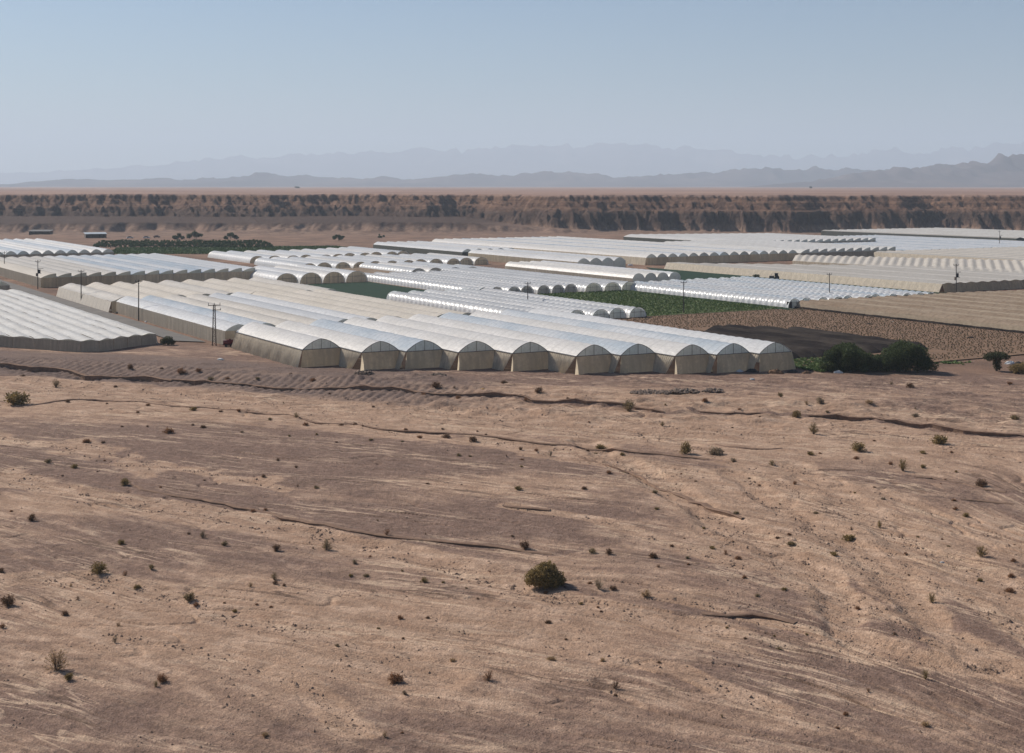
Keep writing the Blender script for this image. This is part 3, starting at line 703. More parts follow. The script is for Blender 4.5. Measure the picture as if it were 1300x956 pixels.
# --- A: the staggered front row of ten arched houses
UA0, WA = 99.2, 7.78
fx = [408, 483, 539, 605, 673, 754, 810, 878.5, 931, 984.5]
vfA = []
for i, x in enumerate(fx):
    u = UA0 + WA * (i + .5); kk = (x - 650) / F
    vfA.append(u * (C30 - kk * S30) / (S30 + kk * C30))
ordn = ['first', 'second', 'third', 'fourth', 'fifth', 'sixth', 'seventh', 'eighth', 'ninth', 'tenth', 'eleventh', 'twelfth']
roofA = ['white_warm', 'white_warm', 'blue', 'white_warm', 'white_warm', 'white_warm', 'blue', 'white_warm', 'blue', 'white']
def tunnelA(i):
    w = WA; u0 = UA0 + w * i; vf = vfA[i]; vb = 288.0; Ln = vb - vf; E, RS = 3.25, 1.95
    X, Y = uvw(u0, vf); e = empty('greenhouse_tunnel', (X, Y, 0), R(30))
    lab = {0: 'leftmost arched greenhouse of the front row with a long pleated beige side curtain',
           9: 'rightmost arched greenhouse of the front row, its end by the heaps of debris'}.get(i, '%s arched greenhouse from the left in the staggered front row' % ordn[i])
    tag(e, lab, 'greenhouse', 'arched greenhouses of the front row')
    prof = profile('arch', 16)
    mb = MB(); roof_grid(mb, 0, w, 0, 0, Ln, Ln, E, RS, prof, 2.6, .035, .05, i); mb.build('roof', M[roofA[i]], e, smooth=True)
    # front gable: set in from the bay's left, leaving the pleated corner sheet
    gw0, gw1 = .15, w - .15
    g = MB(); top = [(gw0 + (gw1 - gw0) * t, .05, E + RS * h * .98) for t, h in prof]; bot = [(p[0], .05, E) for p in top]
    g.grid([bot, top]); gp = g.build('gable_panel', M['pane'], e)
    fr = MB()
    fr.tube([(p[0], -.02, p[2]) for p in top], .05, 5); fr.tube([(gw0, -.05, E), (gw1, -.05, E)], .06, 5)
    for q in (.5,): fr.tube([(gw0 + (gw1 - gw0) * q, -.03, E), (gw0 + (gw1 - gw0) * q, -.03, E + RS)], .05, 5)
    for q in (.25, .75): fr.tube([(gw0 + (gw1 - gw0) * q, -.03, E), (gw0 + (gw1 - gw0) * q, -.03, E + RS * .72)], .025, 4)
    fr.build('gable_frame', M['steel'], gp)
    c = MB(); rows = []
    for z in np.linspace(0, 1, 7):
        row = []
        for t in np.linspace(0, 1, 19):
            bulge = .55 * (1 - z) ** .8 + .12 * math.sin(t * 17 + i) * (1 - z) + .25 * math.sin(math.pi * t) * math.sin(math.pi * z)
            fl = .62 * (1 - z) * (2 * t - 1)
            row.append((gw0 + (gw1 - gw0) * t + fl, -bulge, z * E))
        rows.append(row)
    c.grid(rows); c.build('end_curtain', M['curtain'], e, smooth=True)
    # pleated side sheet: whole length on the first, only the part that stands forward on the others
    Ls = Ln if i == 0 else max(1.5, (vfA[i - 1] + (0)) - vf + .2)
    s_ = MB(); rows = []; n = max(6, int(Ls / .32))
    for z in (0, .2, .4, .6, .8, 1):
        row = []
        for j in range(n + 1):
            y = Ls * j / n; f_ = 1.15 * (1 - z) + .15 * (1 if j % 2 else -1) * (1 - z * .7) + .12 * math.sin(j * .37) * (1 - z)
            y_ = y - .45 * (1 - z) * (1 - j / n) if i == 0 else y + (1 - z) * Ls * (.22 - .42 * j / n)
            row.append((-f_, y_, z * E))
        rows.append(row)
    s_.grid(rows); s_.build('side_curtain', M['side'], e)
    if i < 9:
        dl = vf - vfA[i + 1]
        fp = MB(); rows = []
        for z in np.linspace(0, 1, 6):
            rows.append([(w - .15 + .55 * (1 - z) + (-.55 + .1 * z) * q * (1 - z) , -.5 * (1 - z) - dl * .42 * q * (1 - z), z * E) for q in np.linspace(0, 1, 6)])
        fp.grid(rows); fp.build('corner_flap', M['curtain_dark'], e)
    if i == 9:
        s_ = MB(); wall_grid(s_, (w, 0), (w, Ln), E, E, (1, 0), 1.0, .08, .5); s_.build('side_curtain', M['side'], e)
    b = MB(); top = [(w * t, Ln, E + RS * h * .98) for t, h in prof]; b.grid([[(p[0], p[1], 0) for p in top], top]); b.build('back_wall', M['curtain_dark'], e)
    gu = MB(); gu.box((0, Ln / 2, E + .02), (.28, Ln, .12)); gu.build('gutter', M['steel'], e)
    dr = MB()
    dr.box((w * .5, -.30, 1.05), (.04, .1, 2.0)); dr.build('curtain_seam', M['steel'], e)
for i in range(10): tunnelA(i)

GH = 'greenhouse'
# --- B: long arched block behind, white film on the left, net on the right
block('multi_span_greenhouse', 'long greenhouse block beside the gravel road with white ribbed roofs and grey side wall', GH, 98.4, 6.15, 10,
      lambda u: 292.5, 382, 3.1, 1.35, 'arch', ['white', 'blue', 'cream', 'cream', 'hoop', 'white', 'net', 'net', 'net', 'net'], rib=2.6, sag=.07, k=10,
      left='curtain_dark', right='net_grey', curt='curtain', pleat=.05, wob=.04)
# --- F: wavy cream net house
block('net_house', 'wavy cream net house between the sawtooth greenhouse and the ribbed white block', 'net house', 97.6, 7.45, 9,
      384, 447, 3.0, 1.1, 'wave', ['cream', 'net', 'net', 'net'], rib=4, sag=.03, k=12, left='net', right='net_grey', curt='curtain', flare=.8, wob=.15)
# --- E: sawtooth block
block('sawtooth_greenhouse', 'wide sawtooth greenhouse block, cream on the left and white on the right, beyond the road', GH, 101, 4.98, 15,
      489, 616, 3.3, 1.35, 'saw', ['net'] + ['cream'] * 4 + ['white_warm', 'blue', 'white', 'blue', 'white', 'blue', 'blue', 'white', 'white', 'white'], gable='pane_dull', curt='curtain',
      left='curtain_dark', rib=4, sag=.03)
# --- D: far left
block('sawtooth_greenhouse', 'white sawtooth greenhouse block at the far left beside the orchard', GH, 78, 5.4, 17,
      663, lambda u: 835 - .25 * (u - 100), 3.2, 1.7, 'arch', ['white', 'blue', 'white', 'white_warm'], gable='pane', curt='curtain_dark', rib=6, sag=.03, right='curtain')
# --- L: near left net house, front edge irregular
def vL(u):
    return float(np.interp(u, [-20, 50, 57, 66, 71, 85], [360, 322, 314, 300, 294, 303]))
block('net_house', 'large white net house in the left foreground with dark scalloped front', 'net house', 9.5, 3.5, 22,
      vL, 452, 2.2, .32, 'wave', 'net_white', gable='pane_dull', curt='curtain_dark', left='curtain_dark', right='net_white', rib=4, sag=.03, k=8, wob=.14, flare=.5)
# --- K: small block behind L at the frame edge
block('multi_span_greenhouse', 'dark ended greenhouse at the left edge behind the near white net house', GH, 60, 6.5, 4,
      462, 560, 3.0, 1.5, 'arch', 'white', gable='pane_dull', curt='curtain_dark', rib=4)
# --- N1, N1b, N1c
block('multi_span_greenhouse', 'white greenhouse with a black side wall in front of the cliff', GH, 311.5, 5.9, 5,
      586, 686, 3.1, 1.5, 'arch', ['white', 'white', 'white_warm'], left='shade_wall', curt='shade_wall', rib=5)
block('multi_span_greenhouse', 'glaring white four bay greenhouse with arched ends, middle distance', GH, 312, 5.9, 4,
      487, 581, 3.0, 1.6, 'arch', ['white', 'white_warm', 'hoop', 'white'], left='curtain', right='side', curt='pane', gable='pane', rib=4, sag=.05)
block('multi_span_greenhouse', 'low four bay greenhouse with brown side wall and rounded ends by the green field', GH, 278.5, 5.1, 4,
      400, 488, 2.4, 1.7, 'low', ['white_warm', 'net_white', 'white_warm', 'white'], left='curtain_dark', curt='pane', gable='pane', rib=4)
# --- N2a / N2b / O
block('multi_span_greenhouse', 'very wide cream white greenhouse block below the middle of the cliff', GH, 354.5, 5.65, 15,
      499, lambda u: 703 - 20 * sstep(355, 380, 380 - (u - 355)) * 0, 3.2, 1.6, 'arch', ['white_warm', 'net_white', 'white_warm', 'blue'], gable='pane', curt='curtain', left='side', rib=6, sag=.03, flare=.5)
block('sawtooth_greenhouse', 'sawtooth greenhouse joined to the right of the very wide cream block', GH, 439.3, 5.4, 11,
      497, 606, 3.2, 1.8, 'saw', ['net_white', 'white_warm'], gable='pane', curt='curtain_dark', rib=6, sag=.03)
block('sawtooth_greenhouse', 'white sawtooth greenhouse with green end wall nearest the foot of the cliff', GH, 489, 5.6, 16,
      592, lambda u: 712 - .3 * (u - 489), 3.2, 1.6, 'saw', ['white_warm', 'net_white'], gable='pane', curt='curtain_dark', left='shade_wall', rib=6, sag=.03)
# --- R1 grey net house, R1b scalloped net house with other bay direction
block('net_house', 'large grey net house with slanting tan side wall, right of the white hoop tunnels', 'net house', 345.5, 5.2, 15,
      324, lambda u: 472 - 0.95 * (u - 345.5) - 8 * sstep(345, 350, u), 2.7, .35, 'wave', ['net_grey', 'net_grey', 'cream', 'net_grey'], gable='curtain', curt='curtain', left='side', rib=6, sag=.02, flare=1.6, pleat=.07)
def scallop_house():
    # bays run towards the cliff, across the rows in front
    FL, FR, BR, BL = [G0(x, y, 3.1) for x, y in ((1006, 330), (1345, 350), (1330, 331), (1010, 323))]
    n = 30; X0, Y0 = FL; e = empty('net_house', (X0, Y0, 0))
    tag(e, 'beige scalloped net house with bays running towards the cliff', 'net house')
    p = profile('wave', 8)
    for i in range(n):
        a0, a1 = i / n, (i + 1) / n
        lp = lambda A, B, t: (A[0] + (B[0] - A[0]) * t, A[1] + (B[1] - A[1]) * t)
        f0, f1, b0, b1 = lp(FL, FR, a0), lp(FL, FR, a1), lp(BL, BR, a0), lp(BL, BR, a1)
        mb = MB(); rows = []
        for j in range(9):
            q = j / 8; row = []
            for t, h in p:
                P, Q = lp(f0, f1, t), lp(b0, b1, t); s_ = lp(P, Q, q)
                row.append((s_[0] - X0, s_[1] - Y0, 2.75 + .40 * h * min(1, q * 6 + .1)))
            rows.append(row)
        mb.grid(rows); mb.build('roof_bay', M['net'], e, smooth=True)
        fw = MB(); fw.grid([[(r[0], r[1], 0) for r in rows[0]], rows[0]]); fw.build('end_curtain', M['side'], e)
    w = MB()
    for A, B in ((FL, BL), (FR, BR)):
        w.grid([[(A[0] - X0, A[1] - Y0, 0), (B[0] - X0, B[1] - Y0, 0)], [(A[0] - X0, A[1] - Y0, 2.75), (B[0] - X0, B[1] - Y0, 2.75)]])
    w.build('side_curtain', M['side'], e)
scallop_house()
# --- R2 brown net house on the right
R2 = block('net_house', 'low brown net house with fine stripes beside the stubble field', 'net house', 266.5, 3.6, 25,
      195, lambda u: 303 - 4 * sstep(330, 350, u), 1.5, .7, 'arch', ['net_brown', 'net_brown', 'net_tan'], gable='curtain_dark', curt='net_black', left='net_tan', right='net_brown', rib=5, sag=.04, flare=.5, front=False, wob=.12)
bs_ = MB()
for k in range(36):
    y_ = 3 * k; bs_.box((-.72 + .06 * math.sin(k * 1.3), y_ + 1.5, .22 + .05 * math.sin(k * 2.1)), (.5, 3.05, .55))
bs_.build('base_skirt', M['net_black'], R2)
# --- T, S, U far right strips
block('net_house', 'grey tan net house strip behind the scalloped house at the right edge', 'net house', 482, 6, 22,
      lambda u: 395, lambda u: 494 - .0 * u, 2.9, .5, 'wave', ['net_grey', 'net'], left='side', gable='curtain_dark', curt='curtain_dark', rib=8, sag=.02, flare=1.2)
block('multi_span_greenhouse', 'pale blue white expanse of low tunnels at the far right below the cliff', GH, 503, 5.2, 30,
      lambda u: 505 - .0 * u, lambda u: 592 if u < 582 else 672, 1.6, 1.1, 'low', ['blue', 'white', 'blue', 'blue', 'white'], left='white', curt='pane', rib=8, sag=.03)
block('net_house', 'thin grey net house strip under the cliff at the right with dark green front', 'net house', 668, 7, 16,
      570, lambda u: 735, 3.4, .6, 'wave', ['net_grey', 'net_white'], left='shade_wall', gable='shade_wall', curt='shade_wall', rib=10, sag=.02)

# --- free standing hoop tunnels
def hoop_tunnel(w, h, Ln, rib, sagv, coverm, openm, name='polytunnel'):
    e = empty(name, (0, 0, 0))
    prof = [(-w / 2 * math.cos(a), h * math.sin(a) ** .85) for a in np.linspace(0, math.pi, 15)]
    n = int(Ln / rib); rows = []
    for j in range(n * 4 + 1):
        y = Ln * j / (n * 4); sg = 1 - sagv * (1 - abs(((j % 4) / 4) * 2 - 1)) ** .7 * (1 if j % 4 else 0)
        rows.append([(x * sg, y, z * sg) for x, z in prof])
    mb = MB(); mb.grid(rows); mb.build('cover', M[coverm], e, smooth=True)
    for y, s_ in ((.5, 1), (Ln - .5, -1)):
        g = MB(); top = [(x * .97, y, z * .97) for x, z in prof]; g.grid([[(p[0], y, 0) for p in top], top])
        g.build('end_panel', M[openm], e)
    f_ = MB(); f_.tube([(x * 1.0, .0, z) for x, z in prof], .07, 5); f_.tube([(-w * .2, 0.2, 0), (-w * .2, .2, h * .82)], .05, 4); f_.tube([(w * .2, 0.2, 0), (w * .2, .2, h * .82)], .05, 4)
    f_.tube([(-w * .42, .2, h * .55), (w * .42, .2, h * .55)], .05, 4)
    f_.build('end_frame', M['steel'], e)
    return e
def rows_of(us, vf, vb, w, h, rib, sagv, covers, openm, label, group, jit=1.5):
    protos = {}; N_ = len(us)
    for i, u in enumerate(us):
        f0 = vf(u) if callable(vf) else vf; b0 = vb(u) if callable(vb) else vb
        cm = covers[i % len(covers)]; Ln = b0 - f0
        key = (cm, round(Ln, 0))
        if key in protos: e = copy_thing(protos[key])
        else: e = protos[key] = hoop_tunnel(w, h, Ln, rib, sagv, cm, openm)
        X, Y = uvw(u, f0 + random.uniform(-jit, jit)); e.location = (X, Y, 0); e.rotation_euler = (0, 0, R(30))
        pos = 'nearest row' if i == 0 else ('farthest row' if i == N_ - 1 else '%s row from the left' % ordn[i])
        tag(e, label % pos, 'polytunnel', group)
# P1
rows_of([181 + 6 * i for i in range(6)], 301, 384, 5.3, 2.8, 2.6, .14, ['hoop', 'hoop', 'white'], 'pane', 'ribbed hoop tunnel between the front greenhouses and green field, %s', 'hoop tunnels behind the front row')
# P2
rows_of([211 + 5.4 * i for i in range(7)], 384, 473, 4.7, 2.7, 2.6, .15, ['hoop', 'white', 'hoop'], 'opening', 'ribbed tunnel with open dark end facing the green field, %s', 'hoop tunnels ending at the green field')
rows_of([249.8, 256.6, 263.4], 380, lambda u: 500, 6.4, 3.0, 2.6, .12, ['hoop'], 'pane_dull', 'long bright tunnel right of the dark ended group, %s', 'three long bright tunnels', .5)
# P3
rows_of([266 + 5.2 * i for i in range(11)], 303, lambda u: 385 + .1 * (u - 266), 4.5, 2.6, 2.5, .14, ['hoop', 'blue', 'hoop'], 'pane', 'clear hoop tunnel left of the grey net house, %s', 'white hoop tunnels left of the grey net house')
# M
rows_of([177.5, 186.2, 194.9, 203.6], 462, 514, 8.2, 3.9, 3, .04, ['white', 'white', 'white_warm'], 'curtain', 'broad white tunnel by the dark green plot, %s', 'broad white tunnels with beige ends', .3)
# Q3, Q2, Q1
rows_of([236 + 7.4 * i for i in range(4)], 479, 527, 6.7, 3.1, 2.6, .05, ['hoop', 'white_warm', 'hoop'], 'opening', 'short white tunnel in the middle of the tunnel field, %s', 'short tunnels in the middle of the tunnel field')
rows_of([213.5 + 7.5 * i for i in range(12)], lambda u: 533 + 6 * sstep(235, 300, u), 588, 6.8, 3.1, 2.8, .05, ['hoop', 'white', 'hoop', 'white_warm'], 'curtain', 'white tunnel, middle rank of far tunnels, %s', 'tunnels in the middle rank of the far tunnel field', 3)
rows_of([216 + 7.7 * i for i in range(11)], lambda u: 596 + 14 * sstep(240, 290, u), lambda u: 655 + 18 * sstep(255, 300, u), 7.0, 3.1, 3.2, .04, ['white', 'hoop', 'white_warm'], 'curtain', 'white tunnel, rearmost rank of far tunnels, %s', 'tunnels in the rearmost rank of the far tunnel field', 3)
block('net_house', 'brown roofed low cover between the broad tunnels and short tunnels', 'net house', 213, 5.4, 4, 480, 524, 1.0, .3, 'low', ['net_brown'], rib=5, front=False, curt='net_brown', left='net_brown', right='net_brown')

# ------------------------------------------------------------------ fields, road
def sheet(name, corners, z, m, n=12, ang=30, uv=True, kind='structure', amp=0.0):
    P = [uvw(*c) for c in corners] if uv else corners
    mb = MB(); rows = []
    for i in range(n + 1):
        a = i / n; row = []
        for j in range(n + 1):
            b = j / n
            x = (P[0][0] * (1 - b) + P[1][0] * b) * (1 - a) + (P[3][0] * (1 - b) + P[2][0] * b) * a
            y = (P[0][1] * (1 - b) + P[1][1] * b) * (1 - a) + (P[3][1] * (1 - b) + P[2][1] * b) * a
            row.append((x, y, z + amp * float(snoise(x * .5, y * .5, 5))))
        rows.append(row)
    mb.grid(rows); o = mb.build(name, M[m])
    if kind: tag(o, kind=kind)
    return o
sheet('road', [(91.2, 306), (96.6, 300), (96.6, 660), (91.2, 660)], .22, 'asphalt', 40)
sheet('field', [(169, 386), (207, 386), (207, 459), (167, 459)], .16, 'cropdark', 30, amp=.08)
sheet('field', [(215, 302), (262, 302), (262, 380), (215, 380)], .2, 'cropsoil', 30, amp=.05)
sheet('field', [(323, 318), (343.5, 318), (343.5, 484), (301, 398)], .16, 'cropdark', 30, amp=.08)
sheet('field', [(258.6, 296), (263.4, 296), (263.4, 386), (258.6, 382)], .2, 'cropdark', 24, amp=.08)
sheet('field', [(182, 196), (262, 196), (262, 301), (176, 301)], .20, 'stubsoil', 40, amp=.03)
P4 = [G0(138, 322.5), G0(478, 322.5), G0(430, 313), G0(150, 315)]
sheet('field', P4, .15, 'olive', 30, uv=False, amp=.1)

def tufts(name, pts, m, h, r, blades, zf=0.0, label=None):
    """leaf clumps as one mesh"""
    V = []; Fq = []
    pts = np.asarray(pts); n = len(pts)
    for b in range(blades):
        an = rng.uniform(0, 2 * np.pi, n); rr = r * rng.uniform(.1, 1, n); hh = h * rng.uniform(.4, 1, n); wd = r * rng.uniform(.25, .55, n)
        cx = pts[:, 0] + np.cos(an) * rr * .5; cy = pts[:, 1] + np.sin(an) * rr * .5
        ex = pts[:, 0] + np.cos(an) * rr * 1.3; ey = pts[:, 1] + np.sin(an) * rr * 1.3
        px_, py_ = -np.sin(an) * wd, np.cos(an) * wd; z0 = pts[:, 2]
        q = np.stack([np.stack([cx - px_, cy - py_, z0], -1), np.stack([cx + px_, cy + py_, z0], -1), np.stack([ex + px_, ey + py_, z0 + hh], -1), np.stack([ex - px_, ey - py_, z0 + hh], -1)], 1)
        V.append(q.reshape(-1, 3))
    V = np.concatenate(V); Fq = np.arange(len(V)).reshape(-1, 4)
    o = np_mesh(name, V, Fq, m, smooth=False)
    tag(o, label, None, None, 'stuff'); return o
pts = []
for u in np.arange(216, 262, 1.5):
    for v in np.arange(303, 380, .8):
        X, Y = uvw(u + random.uniform(-.2, .2), v + random.uniform(-.3, .3)); pts.append((X, Y, .12))
tufts('crop_rows', pts, M['cropgreen'], .45, .42, 4, label='rows of low green crop in the field behind the hoop tunnels')
pts = []
for u in np.arange(183, 264, 1.3):
    for v in np.arange(198, 300, .72):
        if random.random() < .86 and not (u < 223 and 205 < v < (262 if u < 204 else 271 if u < 215 else 258)):
            X, Y = uvw(u + random.uniform(-.25, .25), v + random.uniform(-.35, .35)); pts.append((X, Y, .19))
tufts('crop_stubble', pts, M['stub'], .24, .19, 4, label='rows of dried stubble plants on the brown field')
pts = []
for v in range(26):
    for k in range(170):
        a = v / 25; b = k / 169 + random.uniform(-.002, .002)
        x = (P4[0][0] * (1 - b) + P4[1][0] * b) * (1 - a) + (P4[3][0] * (1 - b) + P4[2][0] * b) * a
        y = (P4[0][1] * (1 - b) + P4[1][1] * b) * (1 - a) + (P4[3][1] * (1 - b) + P4[2][1] * b) * a
        pts.append((x, y, .15))
tufts('field_plants', pts, M['leaf_orch'], .6, .7, 3, label='olive green low plants in the field before the orchard')
pts = [(*uvw(random.uniform(178, 192), random.uniform(196, 214)), .1) for _ in range(900)]
tufts('green_strip', pts, M['cropgreen'], .35, .5, 4, label='short strip of green weeds beside the black shade netting')
pts = [place(random.gauss(1207, 10), random.gauss(461, 1.2)) for _ in range(60)]
tufts('green_weeds', pts, M['cropgreen'], .3, .4, 4, label='small patch of green weeds right of the dark trees')

# black shade netting on low hoops
def black_net():
    X0, Y0 = uvw(184, 212); e = empty('shade_net', (X0, Y0, 0), R(30))
    tag(e, 'black shade netting over low rows between the front greenhouses and stubble field', 'shade net')
    for i in range(9):
        u0 = i * 4.3; prof = [(u0 + 4.3 * t, .5 + 1.0 * h) for t, h in profile('low', 8)]
        rows = []
        for j in range(24):
            y = (44, 44, 44, 46, 49, 54, 55, 49, 42)[i] * j / 23
            rows.append([(x, y, max(.12, z + .18 * float(snoise(x * .3, y * .25, 8))) * (1 if 0 < j < 23 else .15)) for x, z in prof])
        mb = MB(); mb.grid(rows); mb.build('net_strip', M['net_black'], e, smooth=True)
black_net()

# ------------------------------------------------------------------ utility poles
def power_pole(px, py, h, label, trans=False, arm=1.8, lattice=False):
    X, Y, z = place(px, py)
    if lattice:
        e = empty('lattice_mast', (X, Y, z), R(20)); tag(e, label, 'power mast', 'power line poles')
        mb = MB(); lv = 9
        for sx, sy in ((-1, -1), (1, -1), (1, 1), (-1, 1)):
            mb.tube([(sx * .40, sy * .40, -.2), (sx * .18, sy * .18, h)], .06, 4)
        for k in range(lv):
            z0, z1 = h * k / lv, h * (k + 1) / lv; a = .40 - .22 * k / lv; b = .40 - .22 * (k + 1) / lv
            for q in range(4):
                c = [(-1, -1), (1, -1), (1, 1), (-1, 1)]; p0, p1 = c[q], c[(q + 1) % 4]
                mb.tube([(p0[0] * a, p0[1] * a, z0), (p1[0] * b, p1[1] * b, z1)], .035, 3)
                mb.tube([(p1[0] * b, p1[1] * b, z1), (p0[0] * b, p0[1] * b, z1)], .03, 3)
        mb.build('lattice_column', M['rust'], e)
        for zz, wd in ((h - .1, 2.6), (h - 1.1, 1.8)):
            a = MB(); a.box((0 if zz > h - .5 else .5, 0, zz), (wd, .14, .14)); a.build('crossarm', M['rust'], e)
        ins = [(-1.2, h), (1.2, h), (0, h), (1.3, h - 1.1)]
        for ix, iz in ins:
            i_ = MB(); i_.tube([(ix, 0, iz), (ix, 0, iz + .45)], .09, 6, .05); i_.build('insulator', M['steel'], e)
        return e
    e = empty('power_pole', (X, Y, z), R(20)); tag(e, label, 'power pole', 'power line poles')
    p = MB(); p.tube([(0, 0, -.2), (0, 0, h)], .16, 8, .10); p.build('pole', M['wood'], e)
    a = MB(); a.box((0, 0, h - .35), (arm, .12, .12)); a.tube([(-arm * .3, 0, h - .4), (0, 0, h - 1.0)], .03, 4); a.tube([(arm * .3, 0, h - .4), (0, 0, h - 1.0)], .03, 4); a.build('crossarm', M['wood'], e)
    for ix in (-arm * .45, 0, arm * .45):
        i_ = MB(); i_.tube([(ix, 0, h - .3), (ix, 0, h + .12)], .07, 6, .04); i_.build('insulator', M['steel'], e)
    if trans:
        t = MB(); t.tube([(.45, 0, h * .55), (.45, 0, h * .55 + 1.2)], .42, 10); t.box((.45, 0, h * .55 - .06), (1.3, .9, .1)); t.build('transformer', M['black'], e)
        t = MB(); t.box((.9, 0, h * .72), (1.7, .15, .15)); t.build('crossarm', M['wood'], e)
        t = MB(); t.box((-.35, 0, h * .5), (.5, .5, 1.0)); t.build('switch_box', M['shed'], e)
    return e
power_pole(5.5, 349, 9, 'thin wooden power pole at the left edge beside the road')
power_pole(48, 367, 9.5, 'power pole with transformer at the corner of the sawtooth greenhouse', True)
power_pole(103, 386, 9.8, 'wooden power pole by the road beside the cream net tunnels')
power_pole(176, 407, 10.2, 'wooden power pole by the road in front of the grey side wall')
power_pole(272, 439, 8.7, 'rusty lattice power mast left of the front greenhouses', lattice=True)
power_pole(670, 391, 7.2, 'slender power pole among the hoop tunnels in the middle')
power_pole(868, 398, 8.6, 'power pole at the near edge of the green field')
power_pole(1053, 382, 8.2, 'power pole in front of the clear hoop tunnels and grey net house')
power_pole(1214, 372, 9.2, 'power pole with transformer at the corner of the grey net house', True, 2.2)
power_pole(1269, 315, 9.6, 'distant power pole with transformer near the right edge under the cliff', True, 2.2)

# ------------------------------------------------------------------ foliage
def leaf_cloud(n, fn, size, flat=.0):
    """n small quads; fn returns points (n,3)"""
    P = fn(n); n = len(P)
    a = rng.normal(size=(n, 3)); a /= np.linalg.norm(a, axis=1)[:, None]
    b = rng.normal(size=(n, 3)); b = np.cross(a, b); b /= np.linalg.norm(b, axis=1)[:, None]
    s = size * rng.uniform(.5, 1.3, n)[:, None]
    V = np.stack([P - a * s * .5, P + b * s * .32, P + a * s * .5, P - b * s * .32], 1).reshape(-1, 3)
    return V, np.arange(len(V)).reshape(-1, 4)
def lobes(n, centres, seed_r=(.75, 1.0)):
    cs = np.array([c[:3] for c in centres]); rs = np.array([c[3:6] for c in centres]); w = np.prod(rs, 1) ** (2 / 3.0); w /= w.sum()
    k = rng.choice(len(cs), n, p=w)
    d = rng.normal(size=(n, 3)); d /= np.linalg.norm(d, axis=1)[:, None]
    r = rng.uniform(0, 1, n) ** .33 * (.8 + .35 * noise(d[:, 0] * 2.5 + k, d[:, 1] * 2.5 + d[:, 2] * 2, 4))
    return cs[k] + d * r[:, None] * rs[k]
def tree(name, label, px, py, crown, leafm, nleaf, lsz, trunk_h, loc=None, group=None, cat='tree'):
    X, Y, z = loc or place(px, py); e = empty(name, (X, Y, z)); tag(e, label, cat, group)
    V, Fq = leaf_cloud(nleaf, lambda n: lobes(n, crown), lsz)
    V[:, 2] = np.maximum(V[:, 2], .03)
    np_mesh('crown', V, Fq, M[leafm], e, smooth=False)
    t = MB(); t.tube([(0, 0, -.1), (.05, .03, trunk_h * .5), (.02, -.03, trunk_h)], .24, 8, .14)
    for c in crown[:6]:
        t.tube([(0, 0, trunk_h * .6), (c[0] * .5, c[1] * .5, trunk_h * .6 + (c[2] - trunk_h * .6) * .6), (c[0], c[1], c[2])], .10, 5, .03)
    t.build('trunk', M['bark'], e)
    return e
def crown_lobes(W, Ht, n, dp=None):
    out = []; dp = dp or W * .8
    for i in range(n):
        x = random.uniform(-.36, .36) * W; hmax = Ht * (1 - (abs(x) / (W * .5)) ** 2 * .6)
        r = Ht * random.uniform(.20, .33); z = random.uniform(r * .8, max(r, hmax - r))
        out.append((x, random.uniform(-.3, .3) * dp, z, r * random.uniform(.9, 1.3), r * 1.1, r * random.uniform(.8, 1.05)))
    return out
tree('broad_tree', 'broad dark green tree, the left one of the clump near the front greenhouses', 1078, 471, crown_lobes(12, 5.6, 34) + [(0, 0, 3.8, 2.2, 2.2, 1.7)] + [(x, -.8, 1.0, 1.5, 1.6, 1.1) for x in (-4.6, -3, -1.2, .8, 2.6, 4.2)], 'leaf_dark', 52000, .24, 1.6)
tree('broad_tree', 'low dark green tree in the middle of the clump, half hidden', 1118, 471, crown_lobes(9, 4.3, 20) + [(x, -.5, 1.0, 1.5, 1.5, 1.1) for x in (-3, -1, 1, 3)], 'leaf_dark', 28000, .24, 1.2)
tree('broad_tree', 'tallest dark green tree, right one of the clump near the stubble field', 1150, 471.5, crown_lobes(11, 6.0, 34) + [(-.5, 0, 4.6, 2.2, 2.0, 1.6)] + [(x, -.8, 1.0, 1.4, 1.5, 1.1) for x in (-3.6, -1.8, 0, 1.8, 3.4, 4.6)], 'leaf_dark', 52000, .24, 1.7)
tree('acacia_tree', 'small flat topped acacia on a short trunk near the right edge', 1265, 471, [(0, 0, 2.9, 2.6, 2.2, .8), (-1.2, 0, 2.5, 1.6, 1.4, .8), (1.3, .2, 2.6, 1.5, 1.5, .8), (.1, 0, 1.6, 1.0, 1.0, 1.0), (.2, 0, .7, .9, .9, .7)], 'leaf_acacia', 6500, .2, 1.8)
tree('round_shrub', 'olive green shrub at the right edge beside the acacia', 1293, 474, [(0, 0, .9, 2.2, 1.8, 1.1), (1.6, 0, 1.2, 1.8, 1.6, 1.1)], 'b_green', 5000, .2, .6, cat='shrub')
tree('round_shrub', 'dark green bush by the road end at the corner of the white net house', 213, 438, [(0, 0, 1.0, 1.5, 1.4, 1.1), (-.9, 0, .7, 1.0, 1, .8), (.9, 0, .6, .9, 1, .7)], 'leaf_acacia', 4000, .18, .5, cat='shrub')
for px, w, h, lb in ((227, 9, 4.5, 'leftmost of three dark trees standing behind the orchard'), (249, 12, 6, 'middle and largest of three dark trees standing behind the orchard'), (293, 11, 5, 'rightmost of three dark trees standing behind the orchard')):
    tree('dense_tree', lb, px, 304, crown_lobes(w, h, 12), 'leaf_dark', 2600, .7, 1.5)
tree('dense_tree', 'lone dark tree on the brown ground right of the orchard', 430, 305.5, crown_lobes(9, 4.5, 9), 'leaf_dark', 2000, .6, 1.3)
tree('round_shrub', 'small dark bush at the foot of the cliff left of the white roofs', 484, 302, crown_lobes(7, 3, 6), 'leaf_dark', 900, .6, .8, cat='shrub')
